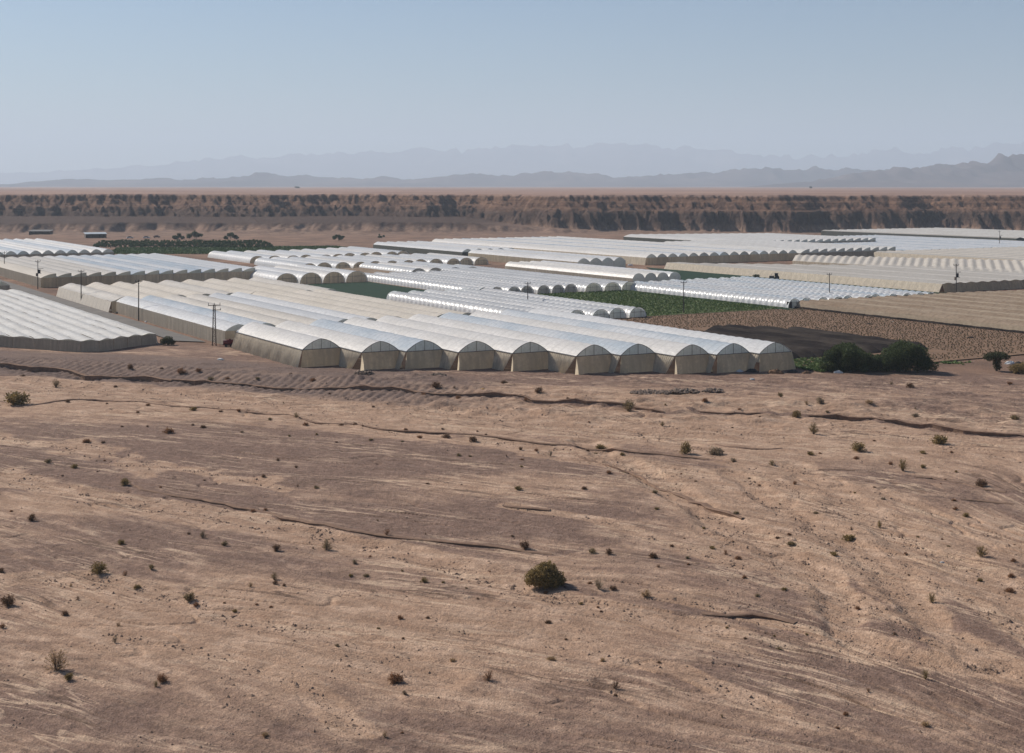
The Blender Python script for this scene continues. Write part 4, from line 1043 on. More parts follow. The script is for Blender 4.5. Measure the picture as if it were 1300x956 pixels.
tree('round_shrub', 'tiny dark green bush against the wall of the grey net house', 960, 353.5, [(0, 0, .8, 1.7, 1.3, .9)], 'leaf_dark', 900, .3, .5, cat='shrub')
# plateau trees seen tiny on the plain
for px, w, lb in ((377, 9, 'dark speck of trees far away on the plateau'), (1029, 5, 'single tiny tree far away on the right of the plateau')):
    Yp = 6 * F / 2.6; Xp = (px - 650) * Yp / F
    tree('dense_tree', lb, 0, 0, [(0, 0, 3, w, w * .4, 3.5), (w * .6, 0, 2, w * .5, w * .3, 2.5)], 'leaf_dark', 600, 1.5, 1.5, loc=(Xp, Yp, 27))

# orchard
def orchard():
    protos = []
    for k in range(3):
        cl = crown_lobes(4.4, 2.5, 7, 4.2)
        e = tree('orchard_tree', '', 0, 0, cl, 'leaf_orch', 420, .55, 1.0, loc=(0, 0, 0)); protos.append(e)
    n = 0
    for r_, py in enumerate((314.5, 312.3, 310.3, 308.5)):
        x = 122 + 3 * r_; 
        while x < 346 - 4 * r_:
            X, Y, z = place(x, py)
            e = protos[n] if n < 3 else copy_thing(protos[random.randrange(3)])
            e.location = (X, Y, z); e.rotation_euler = (0, 0, random.uniform(0, 6.3)); s_ = random.uniform(.8, 1.15); e.scale = (s_, s_, s_)
            tag(e, 'green orchard tree in the %s row, %s' % (('nearest', 'second', 'third', 'rear')[r_], 'at the left end beside the white greenhouse' if x < 175 else 'left of the middle' if x < 232 else 'right of the middle' if x < 290 else 'toward the right end'),
                'tree', 'orchard trees %s row part %s' % (('nearest', 'second', 'third', 'rear')[r_], 'a' if x < 175 else 'b' if x < 232 else 'c' if x < 290 else 'd'))
            x += 6.4 + random.uniform(-.7, .7); n += 1
orchard()

# desert shrubs
PAL = {'g': 'b_green', 'o': 'b_olive', 'd': 'b_dark', 'r': 'b_rust', 's': 'b_straw', 'y': 'b_grey'}
WORD = {'g': 'green', 'o': 'olive brown', 'd': 'dark brown', 'r': 'rusty brown', 's': 'straw coloured', 'y': 'grey brown'}
def shrub_proto(c, form, k):
    e = empty('desert_shrub', (0, 0, 0))
    n = 1000; h = {'round': .72, 'tall': 1.5, 'low': .42, 'wispy': .95}[form]
    st = MB(); V = []
    ns = 26 if form != 'wispy' else 34
    tips = []
    for i in range(ns):
        an = random.uniform(0, 6.28); el = random.uniform(.15, 1.0)
        r_ = .5 * math.cos(el * 1.3) * random.uniform(.7, 1.1); zt = h * math.sin(el * 1.5) * random.uniform(.75, 1.1)
        p = (math.cos(an) * r_, math.sin(an) * r_, max(.05, zt)); tips.append(p)
        st.tube([(math.cos(an) * .03, math.sin(an) * .03, -.03), (p[0] * .45, p[1] * .45, p[2] * .6), p], .014, 3, .005)
    st.build('stems', M['twig'], e)
    tips = np.array(tips); kk = rng.integers(0, ns, n); q = rng.uniform(.35, 1.08, n)[:, None]
    P = tips[kk] * q; P[:, 2] = P[:, 2] ** .95; P += rng.normal(scale=.045 if form == 'wispy' else .075, size=P.shape); P[:, 2] = np.abs(P[:, 2])
    a = tips[kk] / (np.linalg.norm(tips[kk], axis=1)[:, None] + 1e-6) + rng.normal(scale=.5, size=P.shape); a /= np.linalg.norm(a, axis=1)[:, None]
    b = np.cross(a, rng.normal(size=P.shape)); b /= np.linalg.norm(b, axis=1)[:, None]
    s = (.095 if form != 'wispy' else .085) * rng.uniform(.5, 1.3, n)[:, None]; wd = .16 if form == 'wispy' else .34
    V = np.stack([P - a * s * .5, P + b * s * wd, P + a * s * .5, P - b * s * wd], 1).reshape(-1, 3); V[:, 2] = np.maximum(V[:, 2], .0)
    np_mesh('foliage', V, np.arange(len(V)).reshape(-1, 4), M[PAL[c]], e, smooth=False)
    return e
PROT = {}
# px, py(base), width px, colour, form
SH = [(18, 513, 40, 'g', 'low'), (72, 851, 40, 's', 'wispy'), (88, 863, 15, 'g', 'round'), (126, 733, 23, 'g', 'round'), (10, 769, 22, 'd', 'round'), (2, 727, 10, 'd', 'round'), (3, 797, 9, 'r', 'round'),
 (41, 661, 14, 'd', 'round'), (415, 698, 14, 'o', 'tall'), (351, 699, 13, 'd', 'round'), (285, 693, 10, 'o', 'round'), (154, 691, 12, 'g', 'round'), (258, 683, 14, 'y', 'wispy'), (240, 678, 6, 'd', 'low'),
 (192, 723, 12, 'o', 'round'), (159, 731, 9, 'r', 'wispy'), (174, 746, 12, 'g', 'low'), (240, 764, 18, 'o', 'round'), (249, 768, 9, 'r', 'round'), (348, 736, 13, 'o', 'wispy'), (350, 742, 9, 'd', 'round'), (361, 744, 6, 'd', 'round'),
 (298, 774, 9, 'g', 'low'), (326, 768, 6, 'r', 'low'), (344, 771, 7, 'r', 'low'), (285, 766, 5, 'd', 'low'), (82, 781, 12, 'd', 'round'), (206, 866, 17, 'r', 'round'), (502, 866, 27, 'r', 'low'), (620, 864, 18, 'r', 'wispy'),
 (666, 697, 18, 'd', 'round'), (752, 702, 12, 'o', 'round'), (773, 704, 12, 'd', 'round'), (829, 708, 15, 'd', 'low'), (853, 694, 7, 'd', 'low'), (693, 753, 9, 'r', 'low'), (749, 741, 8, 'r', 'low'), (760, 748, 20, 'y', 'wispy'),
 (778, 749, 13, 'd', 'low'), (821, 758, 15, 's', 'round'), (738, 767, 8, 'g', 'low'), (759, 772, 5, 'r', 'low'), (696, 791, 11, 'd', 'low'), (718, 812, 6, 'd', 'low'), (538, 739, 12, 'g', 'round'), (491, 679, 10, 'r', 'wispy'),
 (450, 716, 9, 'y', 'round'), (470, 707, 6, 'r', 'low'), (445, 732, 8, 'g', 'low'), (465, 732, 10, 'o', 'low'), (508, 786, 9, 'r', 'round'), (543, 785, 7, 'd', 'low'), (563, 740, 6, 'g', 'low'), (592, 747, 5, 'o', 'low'), (606, 760, 5, 'd', 'low'), (622, 727, 4, 'r', 'low'),
 (158, 616, 16, 'g', 'round'), (61, 588, 11, 'o', 'round'), (95, 594, 12, 'g', 'low'), (110, 562, 12, 'r', 'low'), (131, 563, 7, 'd', 'low'), (124, 599, 4, 'd', 'low'), (29, 478, 8, 'd', 'low'), (71, 492, 14, 'o', 'wispy'), (86, 511, 8, 'd', 'round'),
 (246, 521, 13, 'g', 'low'), (136, 513, 5, 'd', 'low'), (147, 492, 6, 'd', 'low'), (155, 542, 5, 'd', 'low'), (175, 524, 6, 'r', 'low'), (214, 550, 18, 'r', 'low'), (245, 540, 6, 'd', 'low'), (258, 543, 10, 'd', 'low'), (307, 549, 6, 'y', 'low'), (303, 523, 8, 'r', 'low'), (280, 523, 7, 'd', 'low'), (188, 515, 8, 'r', 'low'), (343, 533, 7, 'o', 'low'),
 (335, 606, 8, 'd', 'round'), (353, 585, 6, 'd', 'round'), (376, 594, 6, 'd', 'round'), (402, 620, 8, 'o', 'round'), (378, 618, 4, 'd', 'wispy'), (321, 650, 8, 'r', 'round'), (337, 648, 7, 'r', 'round'), (260, 610, 5, 'd', 'low'), (204, 619, 5, 'r', 'low'), (367, 554, 5, 'g', 'low'), (376, 530, 9, 'g', 'wispy'), (388, 540, 10, 'r', 'low'), (433, 540, 7, 'd', 'low'), (427, 562, 5, 'd', 'low'), (418, 500, 5, 'd', 'low'), (461, 541, 5, 'd', 'low'),
 (230, 483, 14, 'r', 'round'), (252, 481, 10, 'r', 'low'), (268, 482, 11, 'o', 'low'), (289, 482, 9, 'r', 'low'), (165, 477, 10, 'd', 'round'), (327, 485, 7, 'o', 'low'), (369, 487, 6, 'd', 'low'), (397, 488, 11, 'r', 'low'), (205, 479, 7, 'd', 'low'),
 (555, 490, 17, 'd', 'low'), (640, 487, 11, 'd', 'low'), (685, 499, 14, 'd', 'round'), (668, 510, 9, 'r', 'wispy'), (538, 499, 8, 'r', 'low'), (553, 498, 4, 'd', 'wispy'), (577, 492, 5, 'd', 'wispy'), (582, 506, 10, 'r', 'low'), (549, 509, 5, 'd', 'low'), (799, 518, 20, 'o', 'round'), (721, 512, 6, 'd', 'low'), (698, 513, 4, 'd', 'low'),
 (841, 541, 9, 'g', 'wispy'), (474, 517, 5, 'd', 'low'), (566, 556, 13, 'd', 'low'), (600, 560, 14, 'd', 'low'), (562, 545, 5, 'd', 'low'), (606, 548, 4, 'd', 'low'), (617, 552, 5, 'd', 'low'), (762, 570, 17, 'g', 'low'), (746, 573, 7, 'd', 'low'), (471, 559, 8, 'o', 'low'), (533, 556, 9, 'r', 'low'), (515, 546, 7, 'r', 'low'), (511, 561, 5, 'o', 'low'),
 (451, 539, 8, 'd', 'low'), (583, 579, 7, 'o', 'round'), (597, 580, 6, 'o', 'low'), (661, 571, 6, 'd', 'round'), (681, 573, 7, 'r', 'round'), (699, 579, 9, 'y', 'wispy'), (663, 584, 6, 'r', 'low'), (790, 580, 9, 'g', 'low'), (658, 622, 13, 'g', 'low'), (742, 621, 10, 'd', 'low'), (773, 601, 10, 'r', 'low'), (793, 599, 7, 'g', 'low'), (832, 626, 10, 'o', 'low'), (834, 647, 9, 'g', 'low'), (543, 615, 7, 'd', 'low'), (756, 576, 6, 'o', 'low'), (643, 580, 4, 'd', 'wispy'),
 (870, 576, 22, 'g', 'round'), (908, 577, 24, 'y', 'low'), (895, 519, 11, 'r', 'low'), (939, 520, 7, 'r', 'low'), (991, 504, 9, 'o', 'round'), (1012, 530, 15, 'g', 'round'), (1041, 511, 13, 'y', 'round'), (1050, 525, 6, 'o', 'low'), (1033, 551, 17, 'g', 'wispy'), (965, 533, 5, 'd', 'low'), (930, 543, 4, 'd', 'low'), (1024, 511, 9, 's', 'wispy'),
 (1090, 573, 21, 'g', 'round'), (1194, 563, 27, 'g', 'low'), (1162, 529, 11, 'y', 'low'), (1289, 532, 15, 'o', 'low'), (1104, 511, 14, 's', 'low'), (931, 585, 9, 'y', 'round'), (980, 590, 10, 'g', 'wispy'), (1029, 578, 11, 'g', 'low'), (1041, 576, 5, 'r', 'low'), (1087, 583, 9, 'r', 'low'), (1131, 590, 7, 'r', 'round'), (1146, 598, 18, 'g', 'wispy'), (1171, 576, 12, 'g', 'low'), (1172, 594, 10, 'g', 'low'), (1214, 600, 5, 'g', 'round'),
 (1247, 617, 20, 'd', 'low'), (1009, 615, 8, 'r', 'round'), (951, 608, 5, 'd', 'low'), (883, 611, 5, 'd', 'low'), (1085, 626, 5, 'g', 'low'), (1121, 634, 7, 'y', 'low'), (1110, 619, 5, 'd', 'low'), (1211, 636, 8, 'r', 'low'), (1213, 647, 8, 'r', 'round'), (1227, 656, 11, 'g', 'low'), (935, 653, 10, 'o', 'low'), (1036, 652, 8, 'o', 'low'), (964, 616, 5, 'r', 'low'), (1162, 523, 5, 'y', 'wispy'), (1282, 489, 9, 'r', 'low'), (1132, 488, 6, 'o', 'wispy'), (1155, 492, 14, 'd', 'low'),
 (1117, 670, 9, 'g', 'tall'), (1078, 686, 21, 'g', 'low'), (1058, 705, 14, 'g', 'low'), (1005, 695, 14, 'o', 'low'), (987, 690, 8, 'd', 'low'), (1002, 679, 8, 'r', 'low'), (1246, 706, 20, 'g', 'wispy'), (1287, 713, 9, 'r', 'round'), (1284, 733, 9, 'r', 'round'), (1282, 752, 14, 'r', 'low'), (1244, 738, 10, 'g', 'low'), (1183, 765, 17, 'g', 'wispy'), (1089, 774, 9, 'r', 'round'),
 (996, 749, 10, 'g', 'low'), (961, 757, 8, 'o', 'low'), (873, 709, 8, 'o', 'low'), (874, 717, 6, 'r', 'low'), (904, 697, 10, 'g', 'low'), (921, 704, 8, 'r', 'wispy'), (931, 688, 6, 'd', 'low'), (937, 710, 11, 'r', 'low'), (945, 734, 9, 'r', 'low'), (893, 671, 7, 'g', 'low'), (869, 684, 4, 'd', 'low'), (1024, 806, 6, 'g', 'low'), (989, 822, 10, 'o', 'low'), (946, 811, 6, 'd', 'low'), (923, 797, 6, 'g', 'low'), (983, 808, 5, 'g', 'low'),
 (1175, 862, 14, 'g', 'wispy'), (1150, 704, 6, 'r', 'round'), (1196, 685, 5, 'r', 'low'), (1165, 682, 5, 'o', 'low'), (1154, 731, 5, 'd', 'low'), (1288, 692, 4, 'd', 'low'), (1254, 785, 4, 'r', 'low'), (1167, 768, 5, 'r', 'low'), (575, 839, 10, 's', 'low'), (765, 839, 9, 's', 'low'), (440, 820, 5, 'd', 'low'), (90, 745, 6, 's', 'wispy'), (150, 795, 10, 's', 'wispy'),
 (146, 816, 11, 'y', 'wispy'), (318, 745, 9, 's', 'wispy'), (700, 838, 14, 's', 'low'), (1110, 560, 5, 'd', 'low'), (1208, 575, 5, 'r', 'low')]
for _ in range(40):
    px, py = random.uniform(0, 1300), 500 + 440 * random.random() ** 1.3
    SH.append((px, py, random.uniform(3.5, 6.5) * (py - 236) / 420, random.choice('drogrd'), random.choice(['low', 'low', 'round', 'wispy'])))
for _ in range(8):
    px, py = random.uniform(0, 1300), random.uniform(872, 945)
    SH.append((px, py, random.uniform(7, 15), random.choice('drrys'), random.choice(['low', 'round', 'wispy'])))
def side_word(px):
    b = int(px / 1300 * 20)
    return ['at the left edge', 'almost at the left edge'][b] if b < 2 else ('at the right edge' if b >= 19 else '%d percent across' % round(px / 13))
for k, (px, py, wp, c, form) in enumerate(SH):
    key = (c, form, random.randrange(2))
    if key in PROT: e = copy_thing(PROT[key])
    else: e = PROT[key] = shrub_proto(c, form, k)
    X, Y, z = place(px, py); wm = wp * Y / F * .92
    e.location = (X, Y, z - .02); e.rotation_euler = (0, 0, random.uniform(0, 6.28)); e.scale = (wm, wm * random.uniform(.8, 1.1), wm * random.uniform(.7, .95))
    size = 'tiny' if wm < .5 else 'small' if wm < 1.0 else 'medium' if wm < 2 else 'large'
    shp = {'round': 'rounded', 'tall': 'upright', 'low': 'low', 'wispy': 'wispy'}[form]
    tag(e, '%s %s %s shrub on sand, %s, %d percent down' % (size, shp, WORD[c], side_word(px), round(py / 9.56)), 'shrub', 'desert shrubs on the sand')
# the big green bush
X, Y, z = place(691, 744); e = empty('desert_shrub', (X, Y, z)); tag(e, 'biggest round green bush alone on the sand, lower middle', 'shrub', 'desert shrubs on the sand')
V, Fq = leaf_cloud(15000, lambda n: lobes(n, [(0, 0, .95, 1.7, 1.6, 1.15), (.3, .1, 1.5, 1.0, 1.0, .8), (-.9, -.2, .7, 1.1, 1.1, .8), (1.0, 0, .7, 1.0, 1.1, .8), (-.3, -.6, 1.1, 1.2, 1.0, .9), (.2, -.8, .6, 1.4, .9, .7), (1.35, .1, .45, .7, .8, .5)]), .15)
V[:, 2] = np.maximum(V[:, 2], .02); np_mesh('foliage', V, Fq, M['b_green'], e, smooth=False)
st = MB()
for i in range(30):
    an = random.uniform(0, 6.28); r_ = random.uniform(.5, 1.7); st.tube([(0, 0, -.05), (math.cos(an) * r_ * .6, math.sin(an) * r_ * .6, .7), (math.cos(an) * r_, math.sin(an) * r_, random.uniform(1.0, 1.9))], .03, 4, .01)
st.build('stems', M['twig'], e)

# ------------------------------------------------------------------ stones
def stones(name, pts, sizes, m, label):
    base = np.array([(0, 0, 1), (1, 0, .1), (.3, .95, 0), (-.8, .6, .1), (-.8, -.6, 0), (.3, -.95, .1), (0, 0, -.6)], float)
    fs = np.array([(0, 1, 2), (0, 2, 3), (0, 3, 4), (0, 4, 5), (0, 5, 1), (6, 2, 1), (6, 3, 2), (6, 4, 3), (6, 5, 4), (6, 1, 5)])
    n = len(pts); V = base[None] * (1 + rng.uniform(-.3, .3, (n, 7, 3))) * np.array(sizes)[:, None, None] * rng.uniform(.5, 1.2, (n, 1, 3))
    an = rng.uniform(0, 6.28, n); c, s = np.cos(an)[:, None], np.sin(an)[:, None]
    x = V[:, :, 0] * c - V[:, :, 1] * s; y = V[:, :, 0] * s + V[:, :, 1] * c
    V = np.stack([x, y, V[:, :, 2] * .8], -1) + np.array(pts)[:, None, :]
    Fq = (fs[None] + (np.arange(n) * 7)[:, None, None]).reshape(-1, 3)
    o = np_mesh(name, V.reshape(-1, 3), Fq, m, smooth=False); tag(o, label, None, None, 'stuff'); return o
def scatter(n, x0, x1, y0, y1, s0, s1, clump=0):
    px = rng.uniform(x0, x1, n); py = y0 + (y1 - y0) * rng.uniform(0, 1, n)
    Y = (H + 1) * F / (py - 236); X = (px - 650) * Y / F
    if clump:
        m = fbm(X / 7, Y / 4, 3, 99) > clump; X, Y = X[m], Y[m]
    z = terrain(X, Y); return np.stack([X, Y, z], -1), rng.uniform(s0, s1, len(X)) * rng.uniform(.5, 1, len(X))
p, s_ = scatter(9000, -60, 1360, 540, 952, .04, .17, .12); stones('pebbles', p, s_, M['stone'], 'scattered dark pebbles on the desert floor')
p, s_ = scatter(1500, 900, 1150, 650, 850, .04, .16, .0); stones('pebbles', p, s_, M['stone'], 'pebbles washed along the lower right channel')
pp, ss_ = [], []
for P, w_, d_ in CH_P:
    seg = np.hypot(*np.diff(P, axis=0).T); n = int(seg.sum() * 9)
    kk = rng.choice(len(seg), n, p=seg / seg.sum()); q = rng.uniform(0, 1, n)[:, None]
    Q = P[kk] * (1 - q) + P[kk + 1] * q + rng.normal(scale=w_ * .35, size=(n, 2))
    m_ = fbm(Q[:, 0] / 3, Q[:, 1] / 3, 2, 401) > .02; Q = Q[m_]
    pp.append(np.stack([Q[:, 0], Q[:, 1], terrain(Q[:, 0], Q[:, 1])], -1)); ss_.append(.05 + .16 * rng.uniform(0, 1, len(Q)) ** 3)
stones('pebbles', np.concatenate(pp), np.concatenate(ss_), M['stone'], 'stones washed along the braided channels')
def pile(px, py, wpx, hpx, n, label, name='rubble_heap'):
    X, Y, z = place(px, py); W = wpx * Y / F; Hh = hpx * Y / F
    u = rng.uniform(-1, 1, n); v = rng.uniform(-1, 1, n); m = u * u + v * v < 1; u, v = u[m], v[m]
    P = np.stack([u * W / 2, v * W * .22, np.clip((1 - u * u) ** .6 * (1 - v * v) * Hh * (.6 + .5 * noise(u * 5, v * 3, 2)), 0, 9)], -1)
    sz = rng.uniform(.12, .38, len(u))
    e = stones(name, P, sz * .8, M['rubble'], None); e.location = (X, Y, z); del e['kind']; tag(e, label, 'rubble heap', 'heaps of grey rubble')
pile(827, 499, 56, 4, 700, 'long heap of grey rubble on the bank, left one of the pair')
pile(868, 498, 40, 5.5, 500, 'taller heap of grey rubble on the bank, middle one')
pile(905, 498, 28, 5, 260, 'low heap of grey rubble at the right end of the heaps')
pile(462, 476, 26, 7, 260, 'small grey rubble heap left below the front greenhouses')
pile(556, 478, 22, 6, 200, 'small dark rubble heap below the fourth front greenhouse')

# ------------------------------------------------------------------ small things
def lump(px, py, wpx, m, label, name='netting_bundle', cat='netting bundle', hf=.3, group=None):
    X, Y, z = place(px, py); w = wpx * Y / F
    mb = MB(); rows = []
    for i in range(9):
        a = i / 8 * math.pi / 2; row = []
        for j in range(17):
            b = j / 16 * 2 * math.pi; rr = math.cos(a) * (.5 + .16 * float(snoise(math.cos(b) * 2 + px, math.sin(b) * 2 + i * .3, 3)))
            row.append((w * rr * math.cos(b), w * .6 * rr * math.sin(b), w * hf * math.sin(a) * (1 + .4 * float(snoise(math.cos(b) * 2 + px, i * .5, 4)))))
        rows.append(row)
    mb.grid(rows); o = mb.build(name, M[m], loc=(X, Y, z)); o.rotation_euler = (0, 0, random.uniform(-.4, .4)); tag(o, label, cat, group)
LB = [(1055, 402.5, 7, 'small black netting bundle near the end of the brown net house'), (1036, 417.5, 10, 'leftmost black netting bundle on the stubble near the black shade net'), (1060, 416, 11, 'lower of two touching black bundles on the stubble'),
      (1064, 412, 7, 'upper of two touching black bundles on the stubble'), (1103, 412.5, 12, 'widest black bundle on the stubble, upper middle'), (1008, 420, 9, 'black bundle at the upper rim of the shade netting'), (996, 421.5, 9, 'flat black bundle beside the upper rim of the shade netting'),
      (1190, 431.5, 10, 'black bundle on the stubble above the tallest dark tree, right side'), (1212, 425, 8, 'black bundle on the right stubble close under the brown net house'), (1232, 430, 14, 'long black bundle on the right part of the stubble'),
      (1210, 439, 11, 'lowest black bundle on the right part of the stubble'), (1245, 425, 9, 'small black bundle right of the long one on the stubble'), (1275, 437.5, 6, 'black bundle nearest the right edge on the stubble')]
for x, y, w, lb in LB: lump(x, y, w, 'net_black', lb, group='black netting bundles on the stubble', hf=.16)
lump(1133, 409.5, 8, 'whitep', 'white plastic bundle on the stubble among the black ones', 'plastic_bundle', 'plastic bundle', .16)
for x, y, w, m, lb in [(939, 472, 10, 'whitep', 'white plastic scrap at the foot of the ninth front greenhouse'), (955, 472.5, 16, 'black', 'black debris at the foot of the last front greenhouse'), (985, 474, 20, 'b_dark', 'long brown debris strip right of the last front greenhouse'),
                       (1006, 473, 14, 'black', 'dark debris at the right corner of the last greenhouse'), (1024, 474, 12, 'b_dark', 'brown debris heap left of the dark tree clump'), (1064, 473.5, 12, 'whitep', 'pale board lying in front of the left dark tree'),
                       (1282, 462, 14, 'whitep', 'white plastic heap between acacia and right edge shrub'), (1293, 461, 8, 'black', 'black debris beside the white plastic heap at the right edge'), (280, 457, 9, 'whitep', 'white scrap lying on the dirt before the red tank'),
                       (613, 499, 5, 'yellow', 'small yellow bucket shaped scrap on the bank'), (955, 482, 7, 'whitep', 'white scrap on the sand below the rightmost greenhouse'), (1196, 717, 6, 'whitep', 'white scrap on the pale sand lower right'),
                       (140, 395, 8, 'whitep', 'white sack by the road at the tunnel end'), (149, 398, 8, 'black', 'dark sack beside the road next to the white one'), (187, 409, 8, 'whitep', 'left white bundle by the grey greenhouse wall'), (193, 410, 7, 'whitep', 'right white bundle by the grey greenhouse wall'),
                       (95, 379, 6, 'whitep', 'small white bundle at the cream tunnel mouth'), (800, 337, 7, 'whitep', 'white sheet at the foot of the tan greenhouse wall'), (1131, 320, 6, 'whitep', 'white bundle at the corner of the far sawtooth greenhouse')]:
    lump(x, y, w, m, lb, 'scrap', 'scrap', .25)

def tank(px, py):
    X, Y, z = place(px, py); e = empty('red_trailer_tank', (X, Y, z), R(12)); tag(e, 'dark red trailer tank parked left of the front greenhouses', 'tank trailer')
    b = MB(); b.tube([(-1.1, 0, .95), (1.0, 0, .95)], .55, 14); b.build('tank', M['red'], e, smooth=True)
    f = MB(); f.box((0, 0, .38), (2.5, .9, .12)); f.box((-1.5, 0, .4), (.8, .1, .1)); f.box((.3, 0, 1.55), (.4, .4, .14)); f.build('chassis', M['red'], e)
    for x, y in ((-.5, -.55), (-.5, .55), (.6, -.55), (.6, .55)):
        w = MB(); w.tube([(x, y - .09, .3), (x, y + .09, .3)], .3, 14); w.build('wheel', M['black'], e)
tank(290, 440)
def barrel(px, py, m, label, h=1.0, r=.35, name='barrel'):
    X, Y, z = place(px, py); b = MB()
    b.tube([(0, 0, 0), (0, 0, h * .3), (0, 0, h * .32), (0, 0, h * .66), (0, 0, h * .68), (0, 0, h)], r, 14); b.tube([(0, 0, h), (0, 0, h + .05)], r * .92, 14)
    b.tube([(0, 0, h * .31), (0, 0, h * .34)], r * 1.06, 14); b.tube([(0, 0, h * .64), (0, 0, h * .67)], r * 1.06, 14)
    o = b.build(name, M[m], loc=(X, Y, z)); tag(o, label, 'barrel')
barrel(324, 448, 'black', 'black barrel by the pleated side of the first front greenhouse', .9, .4)
barrel(1002, 391, 'black', 'black water barrel at the corner of the brown net house', 1.7, .75)
barrel(1271, 313, 'red', 'red barrel under the distant pole near the right edge', 1.3, .7)
def tractor(px, py):
    X, Y, z = place(px, py); e = empty('tractor', (X, Y, z), R(-12)); tag(e, 'dark tractor parked in the opening of the grey net house wall', 'tractor')
    b = MB(); b.box((-.9, 0, 1.15), (1.9, .8, .75), taper=.92); b.box((0, 0, .8), (3.0, .6, .3)); b.build('body', M['shed'], e)
    c = MB(); c.box((.75, 0, 1.9), (1.3, 1.3, 1.0), taper=.85); c.box((.75, 0, 2.45), (1.45, 1.45, .1)); c.build('cab', M['black'], e)
    for x, r_ in ((-1.3, .5), (.95, .85)):
        for y in (-.75, .75):
            w = MB(); w.tube([(x, y - .2, r_), (x, y + .2, r_)], r_, 16); w.build('wheel', M['black'], e)
    p = MB(); p.tube([(-1.1, .2, 1.5), (-1.1, .2, 2.3)], .05, 6); p.build('exhaust_pipe', M['steel'], e)
tractor(983, 355.5)
# doorway frame of the net house behind the tractor
X, Y, z = place(987, 355); dm = MB()
# farm sheds by the far left orchard
def shed(px, py, w, d, h, roofm, label, rz=0.0, openf=True):
    X, Y, z = place(px, py); e = empty('farm_shed', (X, Y, z), rz); tag(e, label, 'shed', 'low farm sheds beside the orchard')
    e.rotation_euler = (0, 0, R(random.uniform(-35, 35)))
    b = MB(); b.box((0, d / 2, h / 2), (w, .2, h)); b.box((-w / 2, 0, h / 2), (.2, d, h)); b.box((w / 2, 0, h / 2), (.2, d, h)); b.build('wall', M['shed'], e)
    r_ = MB(); r_.add([(-w / 2 - .5, -d / 2 - .5, h + .1), (w / 2 + .5, -d / 2 - .5, h + .1), (w / 2 + .5, d / 2 + .5, h + 1.0), (-w / 2 - .5, d / 2 + .5, h + 1.0),
                       (-w / 2 - .5, -d / 2 - .5, h - .05), (w / 2 + .5, -d / 2 - .5, h - .05), (w / 2 + .5, d / 2 + .5, h + .85), (-w / 2 - .5, d / 2 + .5, h + .85)],
                      [(0, 1, 2, 3), (7, 6, 5, 4), (0, 4, 5, 1), (1, 5, 6, 2), (2, 6, 7, 3), (3, 7, 4, 0)]); r_.build('roof', M[roofm], e)
    for k in range(4):
        p = MB(); p.tube([(-w / 2 + w * k / 3, -d / 2, 0), (-w / 2 + w * k / 3, -d / 2, h)], .12, 6); p.build('post', M['wood'], e)
shed(52, 298, 15, 5, 2.4, 'tin_dark', 'dark long farm shed farthest left above the white greenhouse')
shed(121, 302, 13, 6, 2.6, 'tin', 'pale roofed farm shed at the corner of the orchard')
def vehicle(px, py, m, label):
    X, Y, z = place(px, py); e = empty('parked_car', (X, Y, z), random.uniform(-.5, .5)); tag(e, label, 'car')
    b = MB(); b.box((0, 0, .65), (4.3, 1.75, .65), taper=.96); b.build('body', M[m], e)
    c = MB(); c.box((-.2, 0, 1.2), (2.4, 1.6, .55), taper=.8); c.build('cabin', M['black'], e)
    for x in (-1.35, 1.35):
        for y in (-.8, .8):
            w = MB(); w.tube([(x, y - .1, .33), (x, y + .1, .33)], .33, 12); w.build('wheel', M['black'], e)
vehicle(165, 302.8, 'whitep', 'white car parked beside the farm sheds, left one')
vehicle(186, 302.5, 'whitep', 'white car parked beside the farm sheds, right one')
vehicle(199, 301.8, 'shed', 'brown car parked right of the white cars by the orchard')

# ------------------------------------------------------------------ haze, light, camera
SIG = 9.0e-5
hz = bpy.data.meshes.new('haze'); x0, x1, y0, y1, z0, z1 = -42000, 42000, -6000, 30000, -4.5, 1060
hz.from_pydata([(x, y, z) for z in (z0, z1) for x, y in ((x0, y0), (x1, y0), (x1, y1), (x0, y1))], [], [(0, 3, 2, 1), (4, 5, 6, 7), (0, 1, 5, 4), (1, 2, 6, 5), (2, 3, 7, 6), (3, 0, 4, 7)])
ho = bpy.data.objects.new('haze', hz); col.objects.link(ho); tag(ho, kind='stuff'); ho.display_type = 'WIRE'
hm = bpy.data.materials.new('haze_air'); hm.use_nodes = True; nt = hm.node_tree; nt.nodes.clear()
out = nt.nodes.new('ShaderNodeOutputMaterial'); pv = nt.nodes.new('ShaderNodeVolumePrincipled')
pv.inputs['Color'].default_value = (.70, .825, .965, 1); pv.inputs['Density'].default_value = SIG; pv.inputs['Anisotropy'].default_value = .1
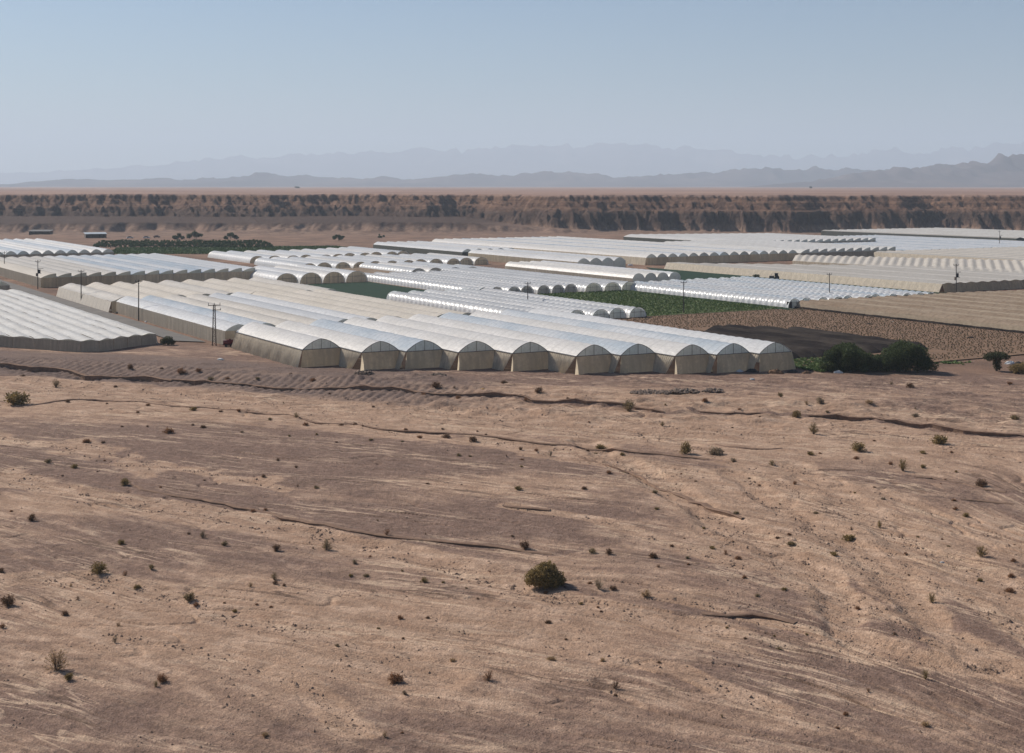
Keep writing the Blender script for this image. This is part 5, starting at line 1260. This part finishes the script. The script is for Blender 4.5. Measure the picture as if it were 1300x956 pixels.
nt.links.new(pv.outputs[0], out.inputs['Volume']); hz.materials.append(hm)

w = bpy.data.worlds.new('World'); sc.world = w; w.use_nodes = True; nt = w.node_tree
sk = nt.nodes.new('ShaderNodeTexSky'); sk.sky_type = 'NISHITA'; sk.sun_disc = False
EL, AZ = 38.0, -56.0        # azimuth from the view direction, negative = left
sk.sun_elevation = R(EL); sk.sun_rotation = R(AZ); sk.altitude = 100; sk.air_density = 1.0; sk.dust_density = .7; sk.ozone_density = 3.0
bg = nt.nodes['Background']; bg.inputs['Strength'].default_value = .062
hs = nt.nodes.new('ShaderNodeMix'); hs.data_type = 'RGBA'; hs.blend_type = 'MULTIPLY'; hs.inputs[0].default_value = 1; hs.inputs[7].default_value = (.84, .97, 1.08, 1)
nt.links.new(sk.outputs[0], hs.inputs[6]); nt.links.new(hs.outputs[2], bg.inputs['Color'])
sd = bpy.data.lights.new('sun', 'SUN'); sd.energy = 5.0; sd.angle = R(.53); sd.color = (1.0, .915, .81)
so = bpy.data.objects.new('sun', sd); col.objects.link(so)
from mathutils import Vector
dirv = Vector((math.sin(R(AZ)) * math.cos(R(EL)), math.cos(R(AZ)) * math.cos(R(EL)), math.sin(R(EL))))
so.rotation_euler = dirv.to_track_quat('Z', 'Y').to_euler(); so.location = (0, 0, 100)

cd = bpy.data.cameras.new('camera'); cam = bpy.data.objects.new('camera', cd); col.objects.link(cam)
cam.location = (0, 0, H); cam.rotation_euler = (R(90), 0, 0)
cd.sensor_width = 36; cd.sensor_fit = 'HORIZONTAL'; cd.lens = F / 1300 * 36
cd.shift_y = -(478 - 236) / 1300.0
cd.clip_start = .5; cd.clip_end = 120000
sc.camera = cam
sc.view_settings.view_transform = 'Standard'; sc.view_settings.look = 'None'; sc.view_settings.gamma = 1; sc.view_settings.exposure = .26
sc.cycles.use_denoising = True
sc.cycles.max_bounces = 6; sc.cycles.diffuse_bounces = 3; sc.cycles.glossy_bounces = 2; sc.cycles.transmission_bounces = 3; sc.cycles.volume_bounces = 1
sc.cycles.sample_clamp_indirect = 8
